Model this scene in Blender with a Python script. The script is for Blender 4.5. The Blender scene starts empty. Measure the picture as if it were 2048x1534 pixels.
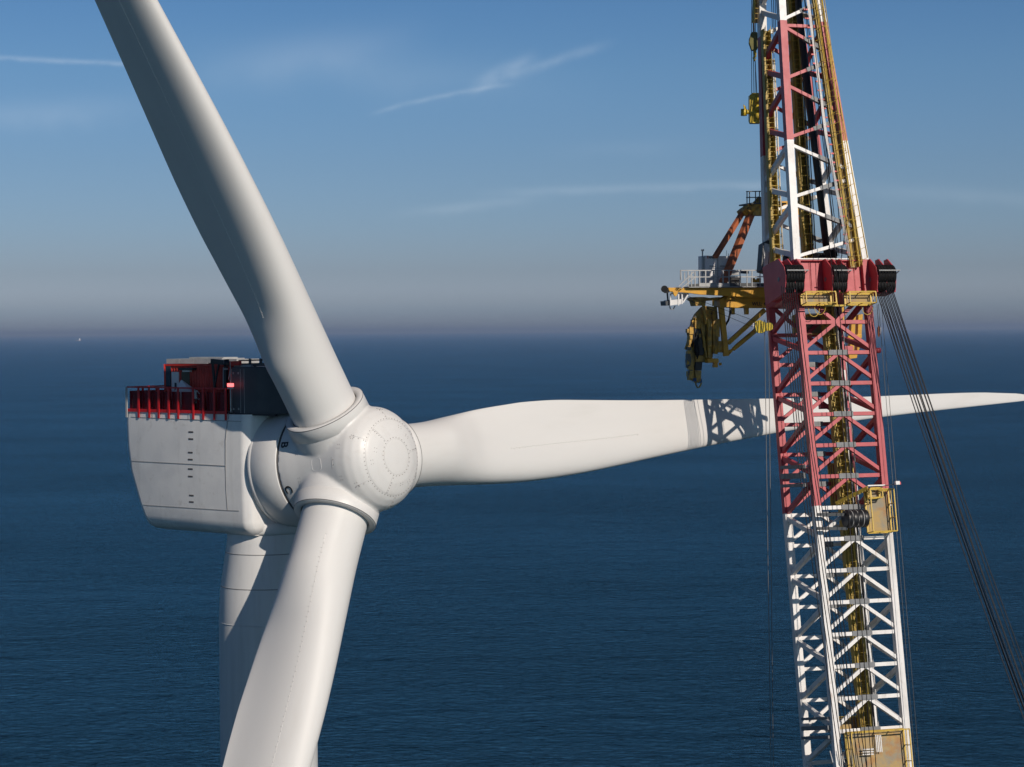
import bpy, bmesh, math, random
from mathutils import Vector, Matrix
R = math.radians
random.seed(7)
S = bpy.context.scene
COL = S.collection

# ------------------------------------------------------------------ camera
F = 4137.0
ROLL = 0.0078; PITCH = -math.atan((767-660.7)/F)
CAM = Vector((0, 0, 145))
fw = Vector((0, math.cos(PITCH), math.sin(PITCH))); r0 = Vector((1, 0, 0)); u0 = r0.cross(fw)
rt = r0*math.cos(ROLL)-u0*math.sin(ROLL); upv = u0*math.cos(ROLL)+r0*math.sin(ROLL)
cd = bpy.data.cameras.new('camera'); cam = bpy.data.objects.new('camera', cd); COL.objects.link(cam)
M = Matrix((rt, upv, -fw)).transposed().to_4x4(); M.translation = CAM; cam.matrix_world = M
cd.sensor_width = 36; cd.lens = 36*F/2048; cd.clip_start = 1; cd.clip_end = 600000
S.camera = cam
S.render.resolution_x = 1024; S.render.resolution_y = 767

# ------------------------------------------------------------------ sun, sky, exposure
SUN_AZ, SUN_EL = 33.5, 30.0            # degrees to the right of the direction back to the viewer
az, el = R(SUN_AZ), R(SUN_EL)
SD = Vector((math.sin(az)*math.cos(el), -math.cos(az)*math.cos(el), math.sin(el)))
sl = bpy.data.lights.new('sun', 'SUN'); sl.energy = 3.75; sl.angle = R(0.53); sl.color = (1.0, 0.90, 0.79)
so = bpy.data.objects.new('sun', sl); COL.objects.link(so)
so.rotation_euler = SD.to_track_quat('Z', 'Y').to_euler(); so.location = (100, -100, 300)
W = bpy.data.worlds.new("World"); S.world = W; W.use_nodes = True
nt = W.node_tree; N = nt.nodes; Lk = nt.links; N.clear()
wo = N.new('ShaderNodeOutputWorld'); bg = N.new('ShaderNodeBackground'); bg.inputs[1].default_value = 0.09
sky = N.new('ShaderNodeTexSky'); sky.sky_type = 'NISHITA'; sky.sun_disc = False
sky.sun_elevation = el; sky.sun_rotation = math.atan2(SD.x, SD.y); sky.altitude = 0
sky.air_density = 1.3; sky.dust_density = 0.6; sky.ozone_density = 3.0
geo = N.new('ShaderNodeTexCoord'); sep = N.new('ShaderNodeSeparateXYZ'); Lk.new(geo.outputs['Generated'], sep.inputs[0])
def wmath(op, a, b=None, c=None):
    n = N.new('ShaderNodeMath'); n.operation = op
    for i, v in enumerate((a, b, c)):
        if v is None: continue
        if hasattr(v, 'is_linked') or hasattr(v, 'links'): Lk.new(v, n.inputs[i])
        else: n.inputs[i].default_value = v
    return n.outputs[0]
# sky tint by elevation (z of the view direction)
mr = N.new('ShaderNodeMapRange'); mr.inputs[1].default_value = -0.02; mr.inputs[2].default_value = 0.48
Lk.new(sep.outputs[2], mr.inputs[0])
cr = N.new('ShaderNodeValToRGB'); Lk.new(mr.outputs[0], cr.inputs[0])
SKYT = [(0.0, (.40, .51, .94)), (0.044, (.41, .53, 1.0)), (0.052, (.42, .56, 1.06)), (0.060, (.435, .595, 1.12)), (0.069, (.47, .62, 1.14)), (0.079, (.48, .625, 1.14)), (0.098, (.42, .55, .99)), (0.142, (.39, .54, .95)), (0.20, (.36, .51, .86)), (0.287, (.33, .50, .80)), (0.36, (.28, .455, .74)), (0.52, (.21, .31, .47)), (1.0, (.15, .20, .31))]
e = cr.color_ramp.elements
e[0].position, e[0].color = SKYT[0][0], SKYT[0][1]+(1,)
e[1].position, e[1].color = SKYT[-1][0], SKYT[-1][1]+(1,)
for p, c in SKYT[1:-1]:
    q = e.new(p); q.color = c+(1,)
mx = N.new('ShaderNodeMix'); mx.data_type = 'RGBA'; mx.blend_type = 'MULTIPLY'; mx.inputs[0].default_value = 1
Lk.new(sky.outputs[0], mx.inputs[6]); Lk.new(cr.outputs[0], mx.inputs[7])
# thin cirrus and contrails: coordinates az = x/y, elev = z/y of the direction
azn = wmath('DIVIDE', sep.outputs[0], sep.outputs[1]); eln = wmath('DIVIDE', sep.outputs[2], sep.outputs[1])
cv = N.new('ShaderNodeCombineXYZ'); Lk.new(azn, cv.inputs[0]); Lk.new(eln, cv.inputs[1])
def streak(x0, y0, x1, y1, wid, soft, amt, bend=0.0, nscale=60):
    """soft streak of ice cloud between two sky directions (azimuth, elevation tangents)"""
    dx, dy = x1-x0, y1-y0; L = math.hypot(dx, dy); c, s = dx/L, dy/L
    X = wmath('SUBTRACT', azn, x0); Y = wmath('SUBTRACT', eln, y0)
    U = wmath('ADD', wmath('MULTIPLY', X, c), wmath('MULTIPLY', Y, s))
    V = wmath('SUBTRACT', wmath('MULTIPLY', Y, c), wmath('MULTIPLY', X, s))
    nz = N.new('ShaderNodeTexNoise'); nz.inputs['Scale'].default_value = nscale; nz.inputs['Detail'].default_value = 5
    Lk.new(cv.outputs[0], nz.inputs['Vector'])
    n = wmath('SUBTRACT', nz.outputs[0], 0.5)
    V = wmath('ADD', V, wmath('MULTIPLY', n, wid*1.6))
    t = wmath('DIVIDE', U, L)
    if bend: V = wmath('SUBTRACT', V, wmath('MULTIPLY', wmath('MULTIPLY', t, wmath('SUBTRACT', 1.0, t)), bend))
    g = wmath('POWER', 2.718, wmath('MULTIPLY', wmath('POWER', wmath('ABSOLUTE', wmath('DIVIDE', V, wid)), 2.0), -1.0))
    m = N.new('ShaderNodeMapRange'); m.interpolation_type = 'SMOOTHSTEP'; Lk.new(t, m.inputs[0]); m.inputs[1].default_value = -soft; m.inputs[2].default_value = soft
    m2 = N.new('ShaderNodeMapRange'); m2.interpolation_type = 'SMOOTHSTEP'; Lk.new(t, m2.inputs[0]); m2.inputs[1].default_value = 1+soft; m2.inputs[2].default_value = 1-soft
    k = wmath('MULTIPLY', wmath('MULTIPLY', g, m.outputs[0]), m2.outputs[0])
    k = wmath('MULTIPLY', k, wmath('ADD', wmath('MULTIPLY', n, 1.6), 0.8))
    return wmath('MULTIPLY', wmath('MAXIMUM', k, 0.0), amt)
def sk(px, py):
    d = fw+rt*((px-1024)/F)-upv*((py-767)/F); return d.x/d.y, d.z/d.y
STR = [((-150, 108), (262, 128), .0012, .02, .34, 0, 90), ((760, 222), (1010, 170), .0012, .15, .26, .004, 90),
       ((960, 178), (1200, 92), .0022, .2, .24, .003, 70), ((960, 165), (1060, 118), .0032, .3, .34, 0, 70),
       ((440, 150), (760, 80), .010, .5, .20, 0, 25), ((1020, 384), (1640, 366), .0022, .2, .22, 0, 40),
       ((830, 425), (1050, 400), .0025, .4, .2, 0, 50), ((-100, 240), (260, 220), .007, .4, .22, 0, 30),
       ((1750, 380), (2200, 410), .004, .4, .14, 0, 30), ((1150, 300), (1360, 290), .004, .5, .06, 0, 50),
       ((480, 120), (1050, 170), .012, .4, .12, 0, 20)]
tot = None
for p0, p1, wd, sf, am, bd, ns in STR:
    x0, y0 = sk(*p0); x1, y1 = sk(*p1)
    k = streak(x0, y0, x1, y1, wd, sf, am, bd, ns)
    tot = k if tot is None else wmath('ADD', tot, k)
front = wmath('GREATER_THAN', sep.outputs[1], 0.0)
tot = wmath('MULTIPLY', wmath('MINIMUM', wmath('MULTIPLY', tot, 0.5), 0.8), front)
cm = N.new('ShaderNodeMix'); cm.data_type = 'RGBA'; Lk.new(tot, cm.inputs[0]); Lk.new(mx.outputs[2], cm.inputs[6]); cm.inputs[7].default_value = (8.0, 9.0, 10.0, 1)
CIRRUS = cm
Lk.new(cm.outputs[2], bg.inputs[0]); Lk.new(bg.outputs[0], wo.inputs[0])
S.view_settings.view_transform = 'Standard'; S.view_settings.look = 'None'; S.view_settings.exposure = 0.0; S.view_settings.gamma = 1
S.cycles.volume_bounces = 0

# ------------------------------------------------------------------ pixel ray helpers (points get real distances)
def ray(px, py): return fw+rt*((px-1024)/F)-upv*((py-767)/F)
def at(px, py, Y): d = ray(px, py); return CAM+d*(Y/d.y)
def onp(px, py, P0, n): d = ray(px, py); return CAM+d*((P0-CAM).dot(n)/d.dot(n))

# ------------------------------------------------------------------ materials
def mat(name, col, rough=.5, metal=0, noise=None, bump=None, coat=0, spec=.5):
    m = bpy.data.materials.new(name); m.use_nodes = True; t = m.node_tree; b = t.nodes['Principled BSDF']
    b.inputs['Base Color'].default_value = tuple(col)+(1,); b.inputs['Roughness'].default_value = rough; b.inputs['Metallic'].default_value = metal
    b.inputs['Coat Weight'].default_value = coat; b.inputs['Specular IOR Level'].default_value = spec
    tc = t.nodes.new('ShaderNodeTexCoord')
    if noise:
        sc, col2, lo, hi = noise[:4]
        mp = t.nodes.new('ShaderNodeMapping'); mp.inputs['Scale'].default_value = noise[4] if len(noise) > 4 else (1, 1, 1)
        t.links.new(tc.outputs['Object'], mp.inputs[0])
        nz = t.nodes.new('ShaderNodeTexNoise'); nz.inputs['Scale'].default_value = sc; nz.inputs['Detail'].default_value = 6; nz.inputs['Roughness'].default_value = .6
        t.links.new(mp.outputs[0], nz.inputs['Vector'])
        r = t.nodes.new('ShaderNodeMapRange'); r.inputs[1].default_value = lo; r.inputs[2].default_value = hi; t.links.new(nz.outputs[0], r.inputs[0])
        x = t.nodes.new('ShaderNodeMix'); x.data_type = 'RGBA'; t.links.new(r.outputs[0], x.inputs[0])
        x.inputs[6].default_value = tuple(col)+(1,); x.inputs[7].default_value = tuple(col2)+(1,)
        t.links.new(x.outputs[2], b.inputs['Base Color'])
        r2 = t.nodes.new('ShaderNodeMapRange'); r2.inputs[3].default_value = max(.05, rough-.08); r2.inputs[4].default_value = min(1, rough+.12); t.links.new(nz.outputs[0], r2.inputs[0])
        t.links.new(r2.outputs[0], b.inputs['Roughness'])
    if bump:
        nz = t.nodes.new('ShaderNodeTexNoise'); nz.inputs['Scale'].default_value = bump[0]; nz.inputs['Detail'].default_value = 4
        t.links.new(tc.outputs['Object'], nz.inputs['Vector'])
        bp = t.nodes.new('ShaderNodeBump'); bp.inputs['Strength'].default_value = bump[1]; bp.inputs['Distance'].default_value = bump[2]
        t.links.new(nz.outputs[0], bp.inputs['Height']); t.links.new(bp.outputs[0], b.inputs['Normal'])
    return m
MW = mat('turbine_white', (.70, .685, .66), .42, noise=(.35, (.64, .63, .61), .35, .8))
MBL = mat('blade_gelcoat', (.68, .665, .64), .50, noise=(.5, (.64, .63, .61), .3, .8, (1, 1, .12)), bump=(.35, .12, .03), spec=.4)
MNAC = mat('nacelle_grp', (.76, .745, .72), .38, noise=(.45, (.69, .68, .665), .45, .62), coat=.1)
MTOW = mat('tower_paint', (.66, .65, .63), .4, noise=(.3, (.60, .60, .59), .3, .8, (1, 1, .15)))
MSEAM = mat('seam_dark', (.08, .075, .075), .7)
MSEAML = mat('seam_light', (.75, .74, .72), .6)
MBOLT = mat('bolt_grey', (.20, .19, .19), .6, noise=(3, (.35, .3, .25), .4, .7))
MBLK = mat('black_lettering', (.012, .012, .014), .5)
MCW = mat('crane_white', (.74, .72, .70), .42, noise=(1.3, (.62, .59, .55), .5, .85), bump=(1.5, .2, .03))
MCR = mat('crane_red', (.45, .052, .066), .45, noise=(1.1, (.38, .05, .062), .4, .8), bump=(1.5, .2, .03))
MCG = mat('sleeve_grey', (.17, .18, .19), .5, noise=(2, (.12, .125, .13), .4, .7))
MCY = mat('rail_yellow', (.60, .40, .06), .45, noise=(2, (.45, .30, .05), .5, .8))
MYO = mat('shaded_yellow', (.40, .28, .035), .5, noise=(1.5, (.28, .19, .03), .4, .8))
MFL = mat('platform_floor', (.40, .27, .10), .7, noise=(.8, (.27, .235, .17), .42, .6), bump=(6, .3, .02))
MRB = mat('black_rubber', (.012, .012, .014), .42)
MSH = mat('sheave_black', (.010, .010, .011), .6, noise=(4, (.03, .025, .02), .5, .8), spec=.3)
MRP = mat('wire_rope', (.016, .016, .019), .55, spec=.3)
MRPL = mat('wire_rope_light', (.12, .115, .11), .5)
MYK = mat('yoke_yellow', (.66, .34, .03), .45, noise=(1.2, (.48, .25, .03), .45, .75))
MYD = mat('gripper_yellow', (.58, .33, .045), .5, noise=(2.5, (.2, .14, .05), .4, .7))
MRU = mat('rust_orange', (.40, .11, .04), .55, noise=(2.2, (.22, .08, .04), .45, .7))
MHK = mat('hook_yellow', (.62, .43, .03), .45, noise=(1.5, (.34, .24, .03), .4, .8))
MOL = mat('hook_olive', (.16, .15, .035), .5, noise=(1.5, (.1, .09, .03), .4, .8))
MGR = mat('galvanised', (.42, .42, .41), .5, noise=(2, (.33, .33, .33), .4, .7))
MDG = mat('dark_grey', (.055, .06, .065), .5, noise=(1, (.08, .085, .09), .4, .8))
MRED = mat('safety_red', (.55, .012, .015), .42, noise=(1.5, (.34, .01, .012), .4, .8))
MCON = mat('container_red', (.58, .025, .012), .5, noise=(1.2, (.28, .02, .012), .4, .8))
MCAB = mat('cabinet_white', (.72, .71, .70), .4, noise=(1.5, (.6, .59, .58), .5, .8))
MSCR = mat('screen_maroon', (.10, .004, .012), .15, noise=(.6, (.06, .02, .05), .4, .7), coat=.5)
MOR = mat('logo_orange', (.6, .12, .03), .5)
MGLS = mat('glass_dark', (.03, .05, .07), .08)
MTEAL = mat('teal_bag', (.05, .22, .2), .8)
ml = bpy.data.materials.new('beacon_red'); ml.use_nodes = True; b = ml.node_tree.nodes['Principled BSDF']
b.inputs['Base Color'].default_value = (.8, .05, .05, 1); b.inputs['Emission Color'].default_value = (1, .12, .12, 1); b.inputs['Emission Strength'].default_value = 3

def dirt(m, col, amt, scale, lo, hi, sc=1.0):
    """rust runs, grease and weathering with a shape of their own, over the paint"""
    t = m.node_tree; b_ = t.nodes['Principled BSDF']; tc_ = t.nodes.new('ShaderNodeTexCoord'); mp = t.nodes.new('ShaderNodeMapping'); mp.inputs['Scale'].default_value = scale
    t.links.new(tc_.outputs['Object'], mp.inputs[0]); z = t.nodes.new('ShaderNodeTexNoise'); z.inputs['Scale'].default_value = sc; z.inputs['Detail'].default_value = 7; z.inputs['Roughness'].default_value = .65
    t.links.new(mp.outputs[0], z.inputs['Vector']); r_ = t.nodes.new('ShaderNodeMapRange'); r_.inputs[1].default_value = lo; r_.inputs[2].default_value = hi; r_.inputs[4].default_value = amt; t.links.new(z.outputs[0], r_.inputs[0])
    x = t.nodes.new('ShaderNodeMix'); x.data_type = 'RGBA'; t.links.new(r_.outputs[0], x.inputs[0]); x.inputs[7].default_value = tuple(col)+(1,)
    src = b_.inputs['Base Color']
    if src.is_linked: t.links.new(src.links[0].from_socket, x.inputs[6])
    else: x.inputs[6].default_value = src.default_value
    t.links.new(x.outputs[2], src)
dirt(MCW, (.34, .20, .11), .75, (3, 3, .5), .60, .74); dirt(MCW, (.45, .43, .40), .7, (.8, .8, .2), .50, .75)
dirt(MCR, (.22, .07, .04), .7, (3, 3, .5), .60, .76); dirt(MCR, (.52, .15, .16), .4, (1.2, 1.2, .4), .55, .78)
dirt(MNAC, (.50, .48, .44), .35, (1.6, 1.6, .16), .52, .75); dirt(MNAC, (.40, .36, .30), .35, (.5, .5, .5), .60, .72, 2)
dirt(MTOW, (.48, .47, .44), .4, (2.0, 2.0, .12), .5, .75)
dirt(MBL, (.52, .50, .46), .30, (.5, .5, .10), .54, .75); dirt(MW, (.52, .49, .44), .30, (1.0, 1.0, 1.0), .56, .75)
dirt(MFL, (.36, .17, .05), .7, (.9, .9, .9), .50, .62); dirt(MCY, (.30, .16, .05), .6, (2, 2, 2), .55, .7); dirt(MYK, (.20, .10, .04), .6, (1.2, 1.2, .6), .54, .7); dirt(MYD, (.10, .06, .03), .7, (1.5, 1.5, 1.0), .50, .68)
# ------------------------------------------------------------------ mesh helpers
class MB:
    def __init__(s): s.v = []; s.f = []; s.m = []; s.cur = 0; s.sm = []
    def add(s, vs, fs, smooth=False):
        o = len(s.v); s.v += [tuple(v) for v in vs]
        for f in fs: s.f.append([i+o for i in f]); s.m.append(s.cur); s.sm.append(smooth)
    def hexa(s, c8):            # 8 corners: bottom quad then top quad
        s.add(c8, [(3, 2, 1, 0), (4, 5, 6, 7), (0, 1, 5, 4), (1, 2, 6, 5), (2, 3, 7, 6), (3, 0, 4, 7)])
    def obox(s, c, x, y, z):    # centre and three half-extent vectors
        s.hexa([c-x-y-z, c+x-y-z, c+x+y-z, c-x+y-z, c-x-y+z, c+x-y+z, c+x+y+z, c-x+y+z])
    def bar(s, p, q, w, h=None, up=Vector((0, 0, 1))):
        h = w if h is None else h
        d = (q-p)
        if d.length < 1e-6: return
        d.normalize(); x = d.cross(up)
        if x.length < 1e-3: x = d.cross(Vector((1, 0, 0)))
        x.normalize(); y = x.cross(d)
        s.obox((p+q)/2, x*w/2, y*h/2, (q-p)/2)
    def tube(s, pts, r, n=8, cap=True):
        pts = [Vector(p) for p in pts]; rings = []
        ref = None
        for i, p in enumerate(pts):
            d = (pts[min(i+1, len(pts)-1)]-pts[max(i-1, 0)]).normalized()
            if ref is None: ref = d.orthogonal().normalized()
            x = (ref-d*ref.dot(d)).normalized(); ref = x; y = d.cross(x)
            rr = r[i] if isinstance(r, (list, tuple)) else r
            rings.append([p+(x*math.cos(2*math.pi*k/n)+y*math.sin(2*math.pi*k/n))*rr for k in range(n)])
        s.loft(rings, cap)
    def loft(s, rings, cap=True, closed=True, smooth=True):
        n = len(rings[0]); o = len(s.v)
        for rg in rings: s.v += [tuple(p) for p in rg]
        for i in range(len(rings)-1):
            for k in range(n if closed else n-1):
                a = o+i*n+k; b = o+i*n+(k+1) % n
                s.f.append([a, b, b+n, a+n]); s.m.append(s.cur); s.sm.append(smooth)
        if cap:
            s.f.append([o+k for k in range(n)][::-1]); s.f.append([o+(len(rings)-1)*n+k for k in range(n)])
            s.m += [s.cur]*2; s.sm += [False]*2
    def lathe(s, O, ax, prof, n=96, cap=True):   # prof: (distance along axis, radius)
        ax = ax.normalized(); x = ax.orthogonal().normalized(); y = ax.cross(x)
        s.loft([[O+ax*d+(x*math.cos(2*math.pi*k/n)+y*math.sin(2*math.pi*k/n))*max(r, 1e-4) for k in range(n)] for d, r in prof], cap)
    def prism(s, poly, ext):      # polygon of 3D points, extruded by a vector
        n = len(poly); a = [Vector(p) for p in poly]; b = [p+ext for p in a]
        s.add(a+b, [list(range(n))[::-1], list(range(n, 2*n))]+[[i, (i+1) % n, (i+1) % n+n, i+n] for i in range(n)])
    def build(s, name, mats, parent=None, loc=None, bevel=0, matrix=None):
        me = bpy.data.meshes.new(name)
        me.from_pydata(s.v, [], s.f)
        if not isinstance(mats, (list, tuple)): mats = [mats]
        for m in mats: me.materials.append(m)
        me.polygons.foreach_set('material_index', s.m); me.polygons.foreach_set('use_smooth', s.sm)
        bm = bmesh.new(); bm.from_mesh(me); bmesh.ops.recalc_face_normals(bm, faces=bm.faces); bm.to_mesh(me); bm.free()
        me.update()
        o = bpy.data.objects.new(name, me); COL.objects.link(o)
        if matrix is not None: o.matrix_world = matrix
        if parent is not None:
            o.parent = parent; o.matrix_parent_inverse = WM(parent).inverted()
            WMS[o.name] = matrix if matrix is not None else Matrix.Identity(4)
        else: WMS[o.name] = matrix if matrix is not None else Matrix.Identity(4)
        if bevel:
            bv = o.modifiers.new('bevel', 'BEVEL'); bv.width = bevel; bv.segments = 2; bv.limit_method = 'ANGLE'; bv.angle_limit = R(40)
        return o
WMS = {}
def sharpen(o, deg):
    me = o.data; bm = bmesh.new(); bm.from_mesh(me)
    for f in bm.faces: f.smooth = True
    for e_ in bm.edges: e_.smooth = not (len(e_.link_faces) == 2 and e_.calc_face_angle(0) > R(deg))
    bm.to_mesh(me); bm.free(); return o
def WM(o): return WMS[o.name]
def thing(name, label, cat, loc, group=None):
    o = bpy.data.objects.new(name, None); COL.objects.link(o); o.location = loc; o.empty_display_size = 1
    WMS[o.name] = Matrix.Translation(loc); tag(o, label, cat, group); return o
def tag(o, label, cat, group=None):
    o['label'] = label; o['category'] = cat
    if group: o['group'] = group
    return o

# ------------------------------------------------------------------ sea and haze
SEA_R = 160000.0
b = MB(); rr = [0, 300, 1000, 3000, 10000, 30000, 80000, SEA_R]; n = 64
vs = [(0, 0, 0)]; fs = []
for r_ in rr[1:]: vs += [(r_*math.cos(2*math.pi*k/n), r_*math.sin(2*math.pi*k/n), 0) for k in range(n)]
for k in range(n): fs.append((0, 1+k, 1+(k+1) % n))
for i in range(len(rr)-2):
    for k in range(n):
        a = 1+i*n+k; c = 1+i*n+(k+1) % n; fs.append((a, a+n, c+n, c))
b.add(vs, fs)
ms = bpy.data.materials.new('sea_water'); ms.use_nodes = True; t = ms.node_tree; P = t.nodes['Principled BSDF']
t.nodes.remove(P)
df = t.nodes.new('ShaderNodeBsdfDiffuse'); df.inputs[0].default_value = (.0008, .0075, .0135, 1)
gl = t.nodes.new('ShaderNodeBsdfGlossy'); gl.inputs[0].default_value = (.28, .60, .77, 1); gl.inputs['Roughness'].default_value = .2
fr = t.nodes.new('ShaderNodeFresnel'); fr.inputs[0].default_value = 1.22
mxw = t.nodes.new('ShaderNodeMixShader'); t.links.new(fr.outputs[0], mxw.inputs[0]); t.links.new(df.outputs[0], mxw.inputs[1]); t.links.new(gl.outputs[0], mxw.inputs[2])
t.links.new(mxw.outputs[0], t.nodes['Material Output'].inputs[0])
tc = t.nodes.new('ShaderNodeTexCoord')
def snoise(scale, detail, sx, sy, rot, dist=0.0):
    mp = t.nodes.new('ShaderNodeMapping'); mp.inputs['Scale'].default_value = (sx, sy, 1); mp.inputs['Rotation'].default_value = (0, 0, R(rot))
    t.links.new(tc.outputs['Object'], mp.inputs[0]); z = t.nodes.new('ShaderNodeTexNoise'); z.inputs['Scale'].default_value = scale
    z.inputs['Detail'].default_value = detail; z.inputs['Roughness'].default_value = .58; z.inputs['Distortion'].default_value = dist
    t.links.new(mp.outputs[0], z.inputs['Vector']); return z.outputs[0]
def sm(op, a, b_):
    q = t.nodes.new('ShaderNodeMath'); q.operation = op
    for i, v in enumerate((a, b_)):
        if hasattr(v, 'links'): t.links.new(v, q.inputs[i])
        else: q.inputs[i].default_value = v
    return q.outputs[0]
h1 = snoise(.27, 6, .8, 1, 12, .6); h2 = snoise(.035, 3, .6, 1, -14, .3); h3 = snoise(.004, 2, .5, 1, 5)
h4 = snoise(.09, 4, .5, 1, 20, .8)
h = sm('ADD', sm('ADD', sm('MULTIPLY', h1, 1.2), sm('MULTIPLY', h4, .6)), sm('MULTIPLY', h2, 2.6))
gust = t.nodes.new('ShaderNodeMapRange'); t.links.new(h3, gust.inputs[0]); gust.inputs[1].default_value = .3; gust.inputs[2].default_value = .7; gust.inputs[3].default_value = .72; gust.inputs[4].default_value = 1.15
h = sm('MULTIPLY', h, gust.outputs[0])
bp = t.nodes.new('ShaderNodeBump'); bp.inputs['Strength'].default_value = 1.0; bp.inputs['Distance'].default_value = 1.7
t.links.new(h, bp.inputs['Height'])
for q_ in (df, gl, fr): t.links.new(bp.outputs[0], q_.inputs['Normal'])
sea = b.build('sea', ms); sea['kind'] = 'structure'
b = MB(); b.obox(Vector((0, 0, 140)), Vector((170000, 0, 0)), Vector((0, 170000, 0)), Vector((0, 0, 142)))
mh = bpy.data.materials.new('haze_air'); mh.use_nodes = True; t = mh.node_tree; t.nodes.remove(t.nodes['Principled BSDF'])
pv = t.nodes.new('ShaderNodeVolumePrincipled'); pv.inputs['Color'].default_value = (.38, .50, .72, 1); pv.inputs['Density'].default_value = 2.0e-5; pv.inputs['Anisotropy'].default_value = 0.0
t.links.new(pv.outputs[0], t.nodes['Material Output'].inputs['Volume'])
haze = b.build('haze', mh); haze['kind'] = 'stuff'

# ================================================================== WIND TURBINE
TH, TA, PH, CO = R(50.9296), R(6.30329), R(.54035), R(2.51458)
C = Vector((-11.3488, 143.4150, 135.9840))
A = Vector((math.sin(TH)*math.cos(TA), -math.cos(TH)*math.cos(TA), math.sin(TA)))   # rotor axis, out of the nose
Hh = Vector((math.cos(TH), math.sin(TH), 0)); UP = Hh.cross(A); UP = UP if UP.z > 0 else -UP
AH = Vector((A.x, A.y, 0)).normalized()
def bdir(ph): return ((Hh*math.cos(ph)+UP*math.sin(ph))*math.cos(CO)+A*math.sin(CO)).normalized()
tower_d = 7.4
TB = C-AH*tower_d
wt = thing('wind_turbine', 'white offshore wind turbine with three blades and red-railed nacelle, standing in the sea', 'wind turbine', Vector((TB.x, TB.y, 0)))

# tower
MFS = mat('flange_grey', (.26, .255, .25), .6)  # even grey of the flange joint lines
TX = at(536, 1300, (C-AH*tower_d).y); TBx = Vector((TX.x, TX.y, 0))
def zpx(py, Y): return at(600, py, Y).z
zt = zpx(1056, TBx.y); z2 = zpx(1236, TBx.y)
b = MB(); prof = [(0, 4.2), (z2-40, 3.75), (z2-12, 3.48), (z2, 3.46), (z2+2.2, 3.35), (zt-.8, 2.82), (zt+1.5, 2.78)]
b.lathe(TBx, Vector((0, 0, 1)), prof, 96)
tw = b.build('tower', MTOW, wt)
for py, rr_ in ((1101, 2.86), (1168, 3.10), (1239, 3.47)):
    z = zpx(py, TBx.y); r_ = 3.35+(2.82-3.35)*max(0, (z-z2-2.2))/(zt-.8-z2-2.2) if z > z2+2.2 else 3.46
    b = MB(); b.lathe(TBx, Vector((0, 0, 1)), [(z-.03, r_), (z-.03, r_+.02), (z+.03, r_+.015), (z+.03, r_-.01)], 96, False); b.build('flange_seam', MFS if py != 1239 else MTOW, tw)

# nacelle : lofted levels
def NP(px, py, w): return onp(px, py, C-Hh*w, Hh)
HWN = 4.1
def qz(px, py, w=HWN):
    p = NP(px, py, w); d = p-C; return -(d.dot(AH)), p.z
lev = [(256, 823, HWN), (255, 845, HWN+.05), (257, 890, HWN+.08), (263, 940, HWN+.08), (281, 1005, HWN+.02), (290, 1030, HWN-.0), (296, 1042, HWN-.14), (303, 1050, HWN-.42), (316, 1056, HWN-.9), (335, 1058, HWN-1.5)]
q_front = 5.82
rings = []
for px, py, w in lev:
    qr, z = qz(px, py, w); qr += .33; ch = .42; cut = 0 if py < 1050 else (.1 if py < 1055 else .45)
    plan = [(qr, -w+.5), (qr+.0, w-.5), (qr-.04, w-.28), (qr-.14, w-.12), (qr-.28, w-.03), (qr-.5, w), (q_front+ch+.25, w), (q_front+ch+.1, w-.02), (q_front+ch-.04, w-.09), (q_front+cut+.07, w-ch+.06), (q_front+cut, w-ch-.06), (q_front+cut, -w+ch), (q_front+ch, -w), (qr-.5, -w), (qr-.12, -w+.15)]
    rings.append([Vector((C.x, C.y, 0))-AH*q-Hh*ww+Vector((0, 0, z)) for q, ww in plan])
b = MB(); b.loft(rings, True, True, False)
nac = sharpen(b.build('nacelle', MNAC, wt), 40)
ztop = rings[0][0].z
def strip(b, pts, w, wid=.03, dep=.012):
    P_ = [NP(px, py, w) for px, py in pts]
    for p, q in zip(P_[:-1], P_[1:]): b.bar(p, q, wid, dep*2, up=Hh)
b = MB()
sw = HWN+.085
def wz(py): # panel half-width by row
    for (x0, y0, w0), (x1, y1, w1) in zip(lev[:-1], lev[1:]):
        if y0 <= py <= y1: return w0+(w1-w0)*(py-y0)/(y1-y0)
    return HWN
def seam(pts, wid=.035, mb=None):
    P_ = []
    for (xa, ya), (xb, yb) in zip(pts[:-1], pts[1:]):
        for i in range(7):
            x, y = xa+(xb-xa)*i/6, ya+(yb-ya)*i/6; P_.append(NP(x, y, wz(y)+.012))
    for p, q in zip(P_[:-1], P_[1:]):
        if (q-p).length > .01: mb.bar(p, q, .03, wid, up=(q-p).cross(Hh))
seam([(262, 834), (482, 843)], mb=b); seam([(263, 922), (451, 932)], .05, b); seam([(455, 842), (451, 880), (451, 932), (452, 980), (455, 1021)], .05, b)
seam([(287, 1010), (455, 1021), (478, 1022)], .05, b)
for x in (318, 390, 470): seam([(x-13, 826), (x-13, 838)], .03, b)
b.build('panel_seam', mat('seam_soft', (.27, .265, .26), .7), nac)
for x, y in ((382, 864), (382, 878), (381, 905), (381, 919), (381, 938), (381, 953), (383, 991), (383, 1004)):
    b = MB(); p = NP(x, y, wz(y)); b.obox(p, AH*.24, Vector((0, 0, .055)), Hh*.02); b.build('ventilation_slot', MSEAM, nac)
# yaw skirt between tower and nacelle
b = MB(); b.lathe(Vector((TBx.x, TBx.y, 0)), Vector((0, 0, 1)), [(zt-.25, 2.85), (zt-.1, 3.0), (zt+.6, 3.0)], 64); b.build('yaw_collar', MTOW, wt)

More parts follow.
